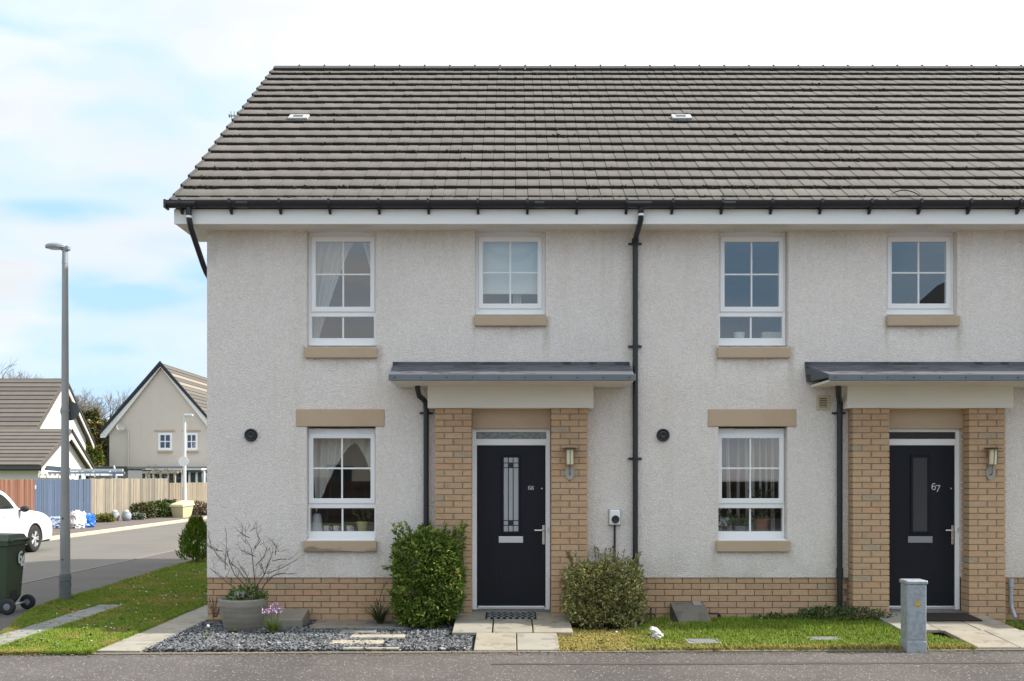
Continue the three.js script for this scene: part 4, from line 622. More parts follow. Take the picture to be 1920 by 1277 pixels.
// ------------------------------------------------------------------ things on the garden beds
const slope4 = (x0, x1, z0, z1, h0, h1) => { const b = .012; return met(new ConvexGeometry([V3(x0, 0, z1), V3(x1, 0, z1), V3(x0, 0, z0), V3(x1, 0, z0), V3(x0, h1, z1), V3(x1, h1, z1), V3(x0 + b, h1 + b, z1 - b), V3(x1 - b, h1 + b, z1 - b), V3(x0 + b, h0, z0), V3(x1 - b, h0, z0)])); };
{ const a = put('meter_box', slope4(X(497, .3), X(572, .3), .02, .46, .18, .10), std([.26, .235, .19], .9, { map: mottle, bumpMap: fine, bumpScale: .004 })); tag(a, 'weathered grey brown meter box with sloping lid behind the pink flowers', 'meter box');
  const g = [V3(X(1258, .1), .26, .03), V3(X(1321, .1), .26, .03), V3(X(1272, .35), .075, .40), V3(X(1333, .35), .075, .40), V3(X(1272, .36), 0, .41), V3(X(1334, .36), 0, .41), V3(X(1258, .1), 0, .03), V3(X(1321, .1), 0, .03)];
  const b = put('meter_box', met(new ConvexGeometry(g)), std([.18, .165, .14], .9, { map: slabTex, bumpMap: fine, bumpScale: .006 })); tag(b, 'grey stone-like gas meter box with steep lid against the house 67 bricks', 'meter box');
  put('lid_patch', met(new THREE.BoxGeometry(.10, .006, .1).rotateX(.46).translate(X(1308, .1), .252, .06)), std([.29, .28, .25], .9), b);
  const p = thing('gas_pipe', 'black bent gas pipe and valve right of the grey meter box', 'pipe', [0, 0, 0]); put('pipe_run', [pipe([[X(1324, .1), Y(1151, .1), .08], [X(1349, .1), Y(1151, .1), .08], [X(1349, .1), Y(1163, .1), .08], [X(1338, .1), Y(1165, .1), .1], [X(1338, .1), .0, .1]], .012, .02, 8)], M.black, p); put('valve', [cyl(.022, .022, .05, X(1349, .1), Y(1157, .1), .08, 10), cyl(.016, .016, .06, X(1349, .1), .06, .1, 8)], M.black, p);
  const q = thing('pipe_stub', 'short rusty pipe stub on the bricks right of the olive bush', 'pipe', [0, 0, 0]); const rust = std([.075, .05, .04], .8); put('pipe_run', [pipe([[X(1209, .1), Y(1152, .1), .07], [X(1229, .1), Y(1152, .1), .07], [X(1229, .1), .0, .07]], .011, .02, 8), pipe([[X(1221, .1), Y(1148, .1), .07], [X(1221, .1), .02, .12]], .014, .02, 8), cyl(.014, .006, .05, X(1221, .1), Y(1145, .1), .07, 8)], rust, q);
  const s = thing('marker_stake', 'short weathered wooden stake in the soil by the olive bush', 'stake', [X(1192, .75), 0, .75]); put('stake', cb(-.012, .012, -.02, .12, -.008, .008, .003), std([.30, .25, .18], .9), s);
  const st = thing('reed_stalk', 'thin dry stalk standing in the long grass before house 67', 'plant', [X(1427, .6), 0, .6]); put('stem', [rod([0, 0, 0], [.004, .14, 0], .003, .002, 4), met(new THREE.IcosahedronGeometry(.012, 0).translate(.004, .145, 0))], std([.33, .29, .20], .9), st); }
{ const r = rng(91), wr = (g, s) => { const p = g.attributes.position; for (let i = 0; i < p.count; i++) { const k = 1 + .35 * (fbm(p.getX(i) * 3 + 7 + s, p.getY(i) * 3 + p.getZ(i) * 2 + 9, 31, 3, s) - .5) * 2; p.setXYZ(i, p.getX(i) * k, p.getY(i) * k, p.getZ(i) * k); } g.computeVertexNormals(); return met(g); };
  const [sx, sz] = G(1231, 1201), t = put('white_stone', [wr(new THREE.IcosahedronGeometry(1, 3).scale(.062, .058, .05), 3).translate(.01, .055, 0), wr(new THREE.IcosahedronGeometry(1, 3).scale(.055, .035, .045), 5).rotateZ(-.2).translate(-.025, .115, -.01)], std([.62, .60, .57], .85, { bumpMap: fine, bumpScale: .003 })); t.position.set(sx, 0, sz); tag(t, 'rough white quartz stone on the dry grass', 'stone');
  const p = put('white_pebble', met(new THREE.IcosahedronGeometry(.014, 1)), std([.7, .68, .64], .8)); const [ax, az] = G(1156, 1191); p.position.set(ax, .035, az); tag(p, 'tiny white pebble on the dry grass before the olive bush', 'pebble');
  const stepM = [std([.26, .23, .185], .92, { map: slabTex }), std([.24, .235, .22], .92, { map: slabTex }), std([.43, .385, .30], .92, { map: slabTex })];
  const flat = (name, lab, a, b, y0, y1, m, rot, th = .03) => { const z1 = G(960, y1)[1], z0 = G(960, y0)[1], zc = (z0 + z1) / 2, x0 = X(a, zc), x1 = X(b, zc); const e = put(name, chamfer(+(x1 - x0).toFixed(2), th, +Math.max(.05, z1 - z0).toFixed(2), .008), m); e.position.set((x0 + x1) / 2, .014, zc); e.rotation.y = rot; tag(e, lab, 'stepping slab'); };
  flat('stepping_slab', 'long brown stone slab lying in the slate below the kitchen window', 589, 688, 1166, 1182, stepM[0], .03, .05);
  flat('stepping_slab', 'grey stone slab between the brown slab and the tall bush', 684, 772, 1168, 1182, stepM[1], -.02, .045);
  flat('stepping_slab', 'narrow grey slat slab in the slate, nearest behind the pale slats', 638, 706, 1185, 1190, stepM[1], .0, .03);
  flat('stepping_slab', 'long thin pale slab in the slate, middle of the three thin ones', 657, 760, 1194, 1199, stepM[2], .01, .03);
  flat('stepping_slab', 'pale slab in the slate, front of the three thin ones', 620, 719, 1205, 1211, stepM[2], -.01, .03);
  const kerbBit = put('edging_strip', chamfer(.60, .03, .05, .008), stepM[2]); kerbBit.position.set(X(697, 1.9), .012, 1.93); tag(kerbBit, 'pale stone strip at the front edge of the slate bed', 'edging strip');
  // covers in the grass
  const cov = (lab, px, py, w, d) => { const [cx, cz] = G(px, py), e = thing('utility_cover', lab, 'utility cover', [cx, .032, cz]); put('cover_frame', slabRing([-w / 2, w / 2, -d / 2, d / 2], [[-w / 2 + .02, w / 2 - .02, -d / 2 + .02, d / 2 - .02]], -.03, .006, .002).rotateX(-Math.PI / 2), M.concrete, e); put('cover_plate', [cb(-w / 2 + .022, w / 2 - .022, -.02, 0, -d / 2 + .022, d / 2 - .022, .002), ...Array.from({ length: 9 }, (_, i) => cb(-.012, .012, -.002, .006, -d / 2 + .03, d / 2 - .03, .002).rotateY(.35).translate(-w / 2 + .06 + i * (w - .12) / 8, 0, 0))], std([.27, .27, .28], .7, { metalness: .2 }), e); };
  cov('grey ribbed utility cover in the grass below the lower window of house 67', 1318, 1208, .36, .30); cov('grey utility cover in the grass left of the service pillar', 1545, 1203, .36, .22);
}
// slate chippings
{ const r = rng(101), shapes = [0, 1, 2].map(() => { const P = []; for (let i = 0; i < 9; i++) { const a = i / 9 * 6.28; P.push(V3(Math.cos(a) * rr(.5, 1, r), rr(-.16, .16, r), Math.sin(a) * rr(.35, .7, r))); } return met(new ConvexGeometry(P)); });
  const m = std([1, 1, 1], .75);
  shapes.forEach((g, k) => { const n = 9500, im = new THREE.InstancedMesh(g, m, n), d = new THREE.Object3D(), c = new THREE.Color(); let i = 0;
    while (i < n) { const x = rr(-3.86, -.40, r), z = rr(.03, 1.98, r); if (z > edgeZ(x) - .01) continue; if (x > -.72 && z < 1.13) continue; if (x > -.44) continue; const nearEdge = z > edgeZ(x) - .10 && r() < .6; if (nearEdge) continue;
      const s = rr(.008, .022, r) * (r() < .10 ? 1.6 : 1); d.position.set(x, -.004 + r() * .020 + .012 * fbm(x * .3 + 3, z * .3 + 3, 9, 2, 5), z); d.scale.set(s * 1.25, s, s * 1.1); d.rotation.set(rr(-.6, .6, r), r() * 6.28, rr(-.6, .6, r)); d.updateMatrix(); im.setMatrixAt(i, d.matrix);
      const b = rr(.07, .20, r) * (r() < .2 ? 1.7 : 1), buff = r() < .05; c.setRGB(b * (buff ? 1.6 : .95), b * (buff ? 1.4 : 1), b * (buff ? 1.05 : 1.06)); im.setColorAt(i, c); i++; }
    im.name = numbered('slate_chippings'); im.castShadow = im.receiveShadow = true; tag(im, null, null, null, 'stuff'); scene.add(im); });
}
// grass
function tuft(n, h, w, r) { const p = []; for (let i = 0; i < n; i++) { const a = r() * 6.28, ox = rr(-.018, .018, r), oz = rr(-.018, .018, r), L = h * rr(.55, 1.15, r), lean = L * rr(.1, .7, r), tx = -Math.sin(a) * w / 2, tz = Math.cos(a) * w / 2, mx = ox + Math.cos(a) * lean * .35, mz = oz + Math.sin(a) * lean * .35, ex = ox + Math.cos(a) * lean, ez = oz + Math.sin(a) * lean; const A = [ox + tx, 0, oz + tz], B = [ox - tx, 0, oz - tz], C = [mx + tx * .8, L * .6, mz + tz * .8], Dd = [mx - tx * .8, L * .6, mz - tz * .8], E = [ex, L, ez]; for (const v of [A, B, C, C, B, Dd, C, Dd, E]) p.push(...v); } const g = new THREE.BufferGeometry(); g.setAttribute('position', new THREE.Float32BufferAttribute(p, 3)); g.setAttribute('uv', new THREE.Float32BufferAttribute(new Float32Array(p.length / 3 * 2), 2)); g.computeVertexNormals(); return g; }
function grassField(n, sample, h, w, blades, seed) {
  const r = rng(seed); for (let v = 0; v < 2; v++) { const im = new THREE.InstancedMesh(tuft(blades, h, w, r), M.grass, n), d = new THREE.Object3D(), c = new THREE.Color(); let i = 0;
    while (i < n) { const s = sample(r); if (!s) continue; d.position.set(s.x, 0, s.z); d.rotation.set(rr(-.15, .15, r), r() * 6.28, rr(-.15, .15, r)); const k = s.k * rr(.7, 1.3, r); d.scale.set(1, k, 1); d.updateMatrix(); im.setMatrixAt(i, d.matrix); const t = rr(.75, 1.25, r); c.setRGB(mix(.185, .36, s.dry) * t, mix(.265, .29, s.dry) * t, mix(.018, .08, s.dry) * t); im.setColorAt(i, c); i++; }
    im.name = numbered('grass'); im.castShadow = im.receiveShadow = true; tag(im, null, null, null, 'stuff'); scene.add(im); }
}
grassField(26000, (r) => { const z = edgeZ(-5) + .05 - Math.pow(r(), 1.4) * 11.5, lo = lawnEdge(z), x = rr(lo - .03, -4.33, r); if (x > -5.89 + .03 && x < -5.46 && z > -1.72 && r() < .985) return null; const n = fbm((x + 9) * .12, (z + 12) * .12, 13, 4, 7), bare = sstep(.62, .75, n); if (r() < bare * .5) return null; const tall = x < lo + .12 ? 1.35 : x > -4.42 ? 1.2 : 1; return { x, z, k: tall * mix(.7, 1.3, n), dry: clamp(sstep(.48, .72, fbm((x + 7) * .2, (z + 22) * .2, 17, 4, 9)) * .7 + .12 * r()) }; }, .038, .0065, 7, 111);
grassField(11000, (r) => { const x = rr(.50, 4.9, r), z = rr(.05, 2.08, r); if (z > edgeZ(x) + .045 * fbm(x * .9 + 5, .4, 31, 3, 6) * 1.6) return null; const lim = mix(4.40, 4.95, sstep(.2, 1.9, z)); if (x > lim) return null; const inB = Math.hypot((x - 1.1) / .55, (z - .4) / .42) < 1; if (inB && r() < .95) return null; if (x > 1.93 && x < 2.5 && z < .42) return null;
  const [ax, az] = [1.99, .99]; const dryL = 1 - sstep(1.2, 2.0, x + (fbm(x * .5 + 4, z * .5 + 4, 9, 3, 3) - .5) * 1.2), dryE = sstep(edgeZ(x) - .28, edgeZ(x) - .02, z); if (r() < dryL * .45 + dryE * .35) return null;
  for (const [px, py, w, d] of [[1318, 1208, .34, .26], [1545, 1203, .34, .2]]) { const [cx, cz] = G(px, py); if (Math.abs(x - cx) < w / 2 && Math.abs(z - cz) < d / 2) return null; }
  return { x, z, k: mix(1.5, .75, sstep(.2, 1.7, z)) * (1 - .45 * dryL), dry: clamp(Math.max(dryL * .95, dryE * .75) + .15 * r() - .05) }; }, .062, .007, 7, 113);
grassField(1400, (r) => { const x = rr(5.95, 8.5, r), z = rr(.05, 2, r); if (x < mix(5.9, 6.5, z / 2) || z > edgeZ(x)) return null; return { x, z, k: 1, dry: .2 * r() }; }, .05, .007, 7, 115);
{ const r = rng(117), d = new THREE.Object3D(), n = 60, im = new THREE.InstancedMesh(new THREE.IcosahedronGeometry(.012, 0), std([.75, .75, .72], .8), n); for (let i = 0; i < n; i++) { const z = rr(-7, 1.6, r); d.position.set(rr(lawnEdge(z) + .2, -4.5, r), .04, z); d.scale.set(1, .5, 1); d.updateMatrix(); im.setMatrixAt(i, d.matrix); } im.name = 'daisy_flowers'; tag(im, null, null, null, 'stuff'); scene.add(im); }
{ const r = rng(118), d = new THREE.Object3D(), n = 1500, im = new THREE.InstancedMesh(new THREE.IcosahedronGeometry(1, 0), std([.17, .135, .09], 1), n); for (let i = 0; i < n; i++) { const x = rr(-5.4, 5.2, r); d.position.set(x, .0, edgeZ(x) - .03 + .22 * Math.pow(r(), 1.8)); const s = rr(.003, .011, r); d.scale.set(s * 1.6, s * .5, s); d.rotation.y = r() * 6; d.updateMatrix(); im.setMatrixAt(i, d.matrix); } im.name = 'soil_crumbs'; tag(im, null, null, null, 'stuff'); scene.add(im); }

// broad-leaved weeds scattered in the lawns
{ const r = rng(131), L = new Leaves(); const spots = []; for (let i = 0; i < 150; i++) { const left = i < 105, z = left ? edgeZ(-5) - .1 - Math.pow(r(), 1.3) * 8 : rr(.15, 1.85, r), x = left ? rr(lawnEdge(z) + .05, -4.42, r) : rr(.8, 4.6, r); if (left && x > -5.95 && x < -5.4) continue; spots.push([x, z]); }
  for (const [x, z] of spots) { const n = 4 + Math.floor(r() * 6), s = rr(.03, .065, r); for (let k = 0; k < n; k++) { const a = r() * 6.28; L.add(V3(x, .02 + r() * .02, z), V3(Math.cos(a), rr(.25, .9, r), Math.sin(a)), V3(0, 1, 0), s, s * .4, [.13, .20, .04].map((v) => v * rr(.7, 1.35, r))); } }
  tag(put('lawn_weeds', L.geo(), M.leaf), null, null, null, 'stuff'); }

// ------------------------------------------------------------------ things on the window boards
{ const zz = -.36, at = (px, py) => [X(px, zz), Y(py, zz), zz];
  const [kx] = at(594, 0), ky = Y(999.5), t = thing('coffee_pot', 'white enamel coffee pot inside the kitchen window of house 68', 'coffee pot', [kx, ky, zz]), en = std([.62, .65, .68], .3);
  put('pot', lathe([[0, 0], [.075, 0], [.078, .01], [.062, .18], [.052, .215], [.048, .225], [0, .24]], 20), en, t); put('handle', pipe([[.055, .19, 0], [.11, .17, 0], [.105, .07, 0], [.07, .04, 0]], .008, .03, 7), M.black, t); put('spout', pipe([[-.06, .08, 0], [-.09, .15, 0], [-.105, .19, 0]], .012, .03, 7), en, t); put('knob', cyl(.012, .014, .03, 0, .25, 0, 10), M.black, t);
  const mug = thing('mug', 'white mug beside the coffee pot inside the kitchen window', 'mug', [X(612, zz), ky, zz], 0, 'mugs in the kitchen window'); put('cup', lathe([[0, 0], [.034, 0], [.040, .075], [.037, .075], [.032, .006], [0, .006]], 16), std([.66, .62, .58], .4), mug); put('handle', met(new THREE.TorusGeometry(.022, .006, 6, 14).translate(.045, .038, 0)), std([.66, .62, .58], .4), mug);
  copyOf(mug, 'mug', [X(630, zz), ky, zz], .6, 'white mug beside the middle bar of the kitchen window', 'mug', 'mugs in the kitchen window'); copyOf(mug, 'mug', [X(655, zz), ky, zz], -.5, 'white mug just left of the yellow pot in the kitchen window', 'mug', 'mugs in the kitchen window');
  const pot = (name, lab, px, base, h, rad, m) => { const e = thing(name, lab, 'plant pot', [X(px, zz), base, zz]); put('pot', lathe([[0, 0], [rad * .68, 0], [rad * .9, h * .8], [rad, h * .8], [rad, h], [rad * .86, h], [rad * .8, h * .8], [0, h * .78]], 20), m, e); return e; };
  pot('plant_pot', 'yellow green plant pot inside the kitchen window of house 68', 679, ky, .13, .075, std([.42, .40, .16], .6));
  const leaf = (name, lab, px, y, r0, n, cols, seed, up = .2) => { const e = thing(name, lab, 'house plant', [X(px, zz), y, zz]), L = new Leaves(), r = rng(seed); for (let i = 0; i < n; i++) { const a = r() * 6.28, k = Math.sqrt(r()) * r0; L.add(V3(Math.cos(a) * k, r() * up, Math.sin(a) * k * .5), V3(Math.cos(a), .7, Math.sin(a)).add(rdir(r).multiplyScalar(.5)), rdir(r), .075, .036, cols.map((v) => v * rr(.6, 1.3, r))); } put('foliage', L.geo(), M.leaf, e); const st = []; for (let i = 0; i < 5; i++) st.push(rod([0, -.02, 0], [rr(-r0, r0, r) * .7, up * .8, 0], .004, .003, 4)); put('stem', st, M.bark, e); };
  leaf('house_plant', 'leafy plant growing from the yellow pot in the kitchen window', 682, ky + .12, .11, 46, [.10, .12, .04], 121, .2);
  const b67 = ky; pot('plant_pot', 'terracotta plant pot inside the lower window of house 67', 1428, b67, .16, .10, std([.30, .12, .07], .8)); leaf('house_plant', 'leafy plant in the terracotta pot behind the lower window of house 67', 1428, b67 + .15, .17, 90, [.08, .11, .035], 123, .36);
  pot('plant_pot', 'small grey plant pot in the lower window of house 67', 1388, b67, .07, .08, std([.28, .30, .30], .7)); leaf('house_plant', 'low trailing plant in the small grey pot of the lower window', 1392, b67 + .06, .13, 50, [.10, .14, .05], 125, .12);
  leaf('house_plant', 'dark leaved plant carrying white blooms in the lower window of house 67', 1357, b67 + .02, .08, 34, [.05, .08, .03], 127, .26);
  { const e = thing('white_bloom', 'cluster of white blooms in the lower left of the house 67 window', 'flower', [X(1356, zz), Y(977, zz), zz + .05]), L = new Leaves(), r = rng(129); for (let i = 0; i < 40; i++) { const d = rdir(r); L.add(V3(rr(-.045, .045, r), rr(-.04, .04, r), 0), d.setZ(Math.abs(d.z)), rdir(r), .04, .034, [.72, .74, .70]); } put('petal', L.geo(), M.leaf, e); }
  const b2 = Y(637); const cup = thing('white_cup', 'tall white beaker on the upper window board of house 67', 'cup', [X(1386, zz), b2, zz]); put('cup', lathe([[0, 0], [.05, 0], [.075, .14], [.07, .14], [.046, .006], [0, .006]], 18), std([.70, .70, .68], .5), cup);
  const bk = thing('wicker_box', 'cream ribbed box on the upper window board of house 67', 'box', [X(1447, zz), b2, zz]); put('box', Array.from({ length: 9 }, (_, i) => rb(-.13 + i * .029, -.13 + i * .029 + .026, 0, .145, -.06, .06, .008)), std([.60, .54, .44], .7), bk); }

// ------------------------------------------------------------------ across the side street
// parked car
{ const t = thing('parked_car', 'white car parked on the far side of the side street', 'car', [-12.48, -.01, -11.8], Math.PI / 2), paintM = phy([.78, .79, .80], .3, { clearcoat: 1, clearcoatRoughness: .05 }), dark = phy([.02, .024, .028], .08), rub = std([.02, .02, .02], .85);
  const W = .80, arch = (s, cx) => { s.absarc(cx, .33, .385, Math.PI * .02, Math.PI * .98, false); };
  const s = new THREE.Shape(); s.moveTo(.86, .30); s.quadraticCurveTo(.93, .55, .84, .70); s.quadraticCurveTo(.70, .86, .30, .93); s.lineTo(-.62, 1.04); s.lineTo(-2.9, 1.06); s.quadraticCurveTo(-3.38, 1.02, -3.40, .8); s.lineTo(-3.42, .40); s.lineTo(-3.34, .28); s.lineTo(-2.99, .28); s.absarc(-2.6, .33, .385, Math.PI * 1.04, -Math.PI * .04, true); s.lineTo(-.39, .24); s.absarc(0, .33, .385, Math.PI * 1.04, -Math.PI * .04, true); s.lineTo(.86, .30);
  put('body', met(new THREE.ExtrudeGeometry(s, { depth: 2 * W - .16, bevelEnabled: true, bevelThickness: .08, bevelSize: .05, bevelSegments: 4, curveSegments: 14 }).translate(0, 0, -W + .08)), paintM, t);
  const c = new THREE.Shape(); c.moveTo(-.50, 1.03); c.quadraticCurveTo(-1.05, 1.44, -1.35, 1.52); c.quadraticCurveTo(-1.9, 1.60, -2.5, 1.56); c.quadraticCurveTo(-3.05, 1.46, -3.28, 1.05); put('roof', met(new THREE.ExtrudeGeometry(c, { depth: 1.10, bevelEnabled: true, bevelThickness: .14, bevelSize: .05, bevelSegments: 5, curveSegments: 16 }).translate(0, -.03, -.55)), paintM, t);
  for (const z of [.676, -.70]) { const w = new THREE.Shape(); w.moveTo(-.78, 1.08); w.quadraticCurveTo(-1.14, 1.36, -1.42, 1.44); w.lineTo(-1.62, 1.46); w.lineTo(-1.62, 1.08); put('side_window', met(new THREE.ExtrudeGeometry(w, { depth: .02, bevelEnabled: false, curveSegments: 12 }).translate(0, 0, z)), dark, t); const w2 = new THREE.Shape([[-1.70, 1.08], [-1.70, 1.47], [-2.4, 1.46], [-2.62, 1.30], [-2.62, 1.08]].map((v) => new THREE.Vector2(...v))); put('side_window', met(new THREE.ExtrudeGeometry(w2, { depth: .02, bevelEnabled: false }).translate(0, 0, z)), dark, t); }
  put('windscreen', met(new THREE.BoxGeometry(.66, .01, 1.12).rotateZ(-.67).translate(-.83, 1.315, 0)), dark, t);
  for (const sd of [1, -1]) { put('mirror', [met(new THREE.SphereGeometry(1, 14, 10).scale(.07, .075, .11).translate(-.76, 1.08, sd * .92)), bx(-.78, -.72, 1.03, 1.06, sd > 0 ? .76 : -.84, sd > 0 ? .84 : -.76)], M.blackDull, t); put('door_handle', rb(-1.55, -1.38, .915, .935, sd * .80 - .02, sd * .80 + .02, .008), paintM, t);
    put('headlight', met(new THREE.SphereGeometry(1, 14, 10).scale(.16, .07, .12).rotateZ(-.3).translate(.66, .72, sd * .60)), phy([.5, .52, .54], .05, { clearcoat: 1 }), t); put('door_gap', bx(-.785, -.778, .35, 1.03, sd > 0 ? .797 : -.805, sd > 0 ? .805 : -.797), M.blackDull, t);
    put('arch_trim', [0, -2.6].map((x) => met(new THREE.TorusGeometry(.372, .03, 6, 26, Math.PI * 1.08).rotateZ(-.04 * Math.PI).translate(x, .33, sd * .775))), rub, t); }
  put('sill_trim', rb(-3.3, .80, .22, .33, -.79, .79, .03), rub, t);
  for (const x of [0, -2.6]) for (const sd of [1, -1]) { const w = put('wheel', lathe([[.20, -.1], [.29, -.105], [.325, -.08], [.33, 0], [.325, .08], [.29, .105], [.20, .1]], 30).rotateX(Math.PI / 2).translate(x, .33, sd * .71), rub, t); const f = .71 + .075, rim = M.brushed;
    put('rim', [lathe([[.185, -.09], [.205, -.01], [.232, .022], [.238, .012], [.21, -.09]], 30).rotateX(Math.PI / 2).translate(x, .33, sd * f), lathe([[0, .02], [.035, .02], [.045, .0], [.045, -.03], [0, -.03]], 16).rotateX(sd * Math.PI / 2).translate(x, .33, sd * f), ...Array.from({ length: 10 }, (_, i) => { const a = Math.floor(i / 2) * 1.2566 + (i % 2 ? .17 : -.17); return rb(.03, .225, -.017, .017, -.012, .012, .006).rotateZ(a).translate(x, .33, sd * f); })], std([.62, .63, .64], .35, { metalness: .55 }), w);
    put('brake_disc', cyl(.15, .15, .02, 0, 0, 0, 20).rotateX(Math.PI / 2).translate(x, .33, sd * .70), M.blackDull, w); }
}
// fences along the far pavement
const woodTex = tex(512, 512, .5, 1.9, (u, v) => { const n = fbm(u + .05 * fbm(u, v, 4, 2, 3), v * .07, 36, 4, 201), b = fbm(u, v, 6, 3, 203); const k = .62 + .5 * n + .25 * (b - .5); return [k, k * .99, k * .97]; });
function fence(label, d0, d1, x0, x1, h, cols, bw, seed, category = 'fence', y0 = .05) {
  const z0 = D - d0, z1 = D - d1, ang = Math.atan2(-(z1 - z0), x1 - x0), L = Math.hypot(x1 - x0, z1 - z0), t = thing('timber_fence', label, category, [x0, y0, z0], ang), r = rng(seed), mats = cols.map((c, i) => std(c, .9, { map: shifted(woodTex, i * .37, i * .2) }));
  put('rail', [.3, h * .55, h - .25].map((y) => bx(0, L, y - .04, y + .04, -.07, -.02)), mats[0], t); for (let x = .05; x < L; x += 1.8) put('post', cb(x - .05, x + .05, 0, h - .02, -.17, -.07), mats[0], t);
  for (let x = 0; x < L - bw * .4; x += bw) { const b = put('board', chamfer(bw - .008, h, .02, .004), mats[Math.floor(r() * mats.length)], t); b.position.set(x + bw / 2, h / 2 + rr(-.012, .012, r), rr(-.006, .010, r)); b.rotation.z = rr(-.004, .004, r); }
  return t;
}
fence('red brown timber fence behind the white car', 27, 33.6, -16.3, -16.3, 1.70, [[.23, .105, .068], [.26, .12, .078], [.20, .09, .058], [.29, .145, .10]], .15, 211);
const gate = fence('blue painted timber fence beyond the street lamp', 33.6, 38.2, -16.35, -16.35, 1.70, [[.095, .135, .215], [.085, .125, .20], [.105, .145, .23]], .14, 213);
put('latch', rb(.02, .12, 1.36, 1.50, .0, .05, .01), std([.4, .42, .44], .5), gate);
fence('long weathered pale brown timber fence before the far gable house', 38.2, 46, -16.4, -16.1, 1.72, [[.30, .255, .195], [.27, .235, .185], [.33, .285, .22], [.22, .195, .16], [.36, .315, .25], [.25, .225, .19]], .19, 215);
fence('lower pale brown timber fence section behind the grit bin', 46.6, 60, -16.4, -15.9, 1.50, [[.30, .25, .185], [.33, .28, .205], [.26, .22, .165]], .17, 217);
// distant houses
M.harlFar = std([.66, .585, .51], .95, { map: tex(256, 256, 3, 3, (u, v) => { const k = .93 + .14 * fbm(u, v, 12, 4, 9); return [k, k, k]; }) });
M.harlWhite = std([.76, .74, .70], .95);
M.farTile = [[.135, .118, .102], [.15, .132, .115], [.12, .106, .094]].map((c) => std(c, .9, { map: mottle }));
function courses(parent, a, b, eaveY, ridgeY, eaveC, ridgeC, axis, mats, seed) {   // tile courses between two ends of a roof slope; axis 'x': the ridge runs along x and the slope along z, else the reverse
  const r = rng(seed), run = ridgeC - eaveC, rise = ridgeY - eaveY, L = Math.hypot(run, rise), n = Math.round(L / .34), th = Math.atan2(rise, Math.abs(run)), sg = Math.sign(run), len = b - a;
  for (let i = 0; i < n; i++) { const f = (i + .5) / n, c = eaveC + run * f, y = eaveY + rise * f; const m = put('tile_course', axis === 'x' ? chamfer(len, .05, L / n + .06, .01) : chamfer(L / n + .06, .05, len, .01), mats[Math.floor(r() * mats.length)], parent);
    if (axis === 'x') { m.position.set((a + b) / 2, y, c); m.rotation.x = sg < 0 ? th - .12 : -(th - .12); } else { m.position.set(c, y, (a + b) / 2); m.rotation.z = sg > 0 ? th - .12 : -(th - .12); } }
}
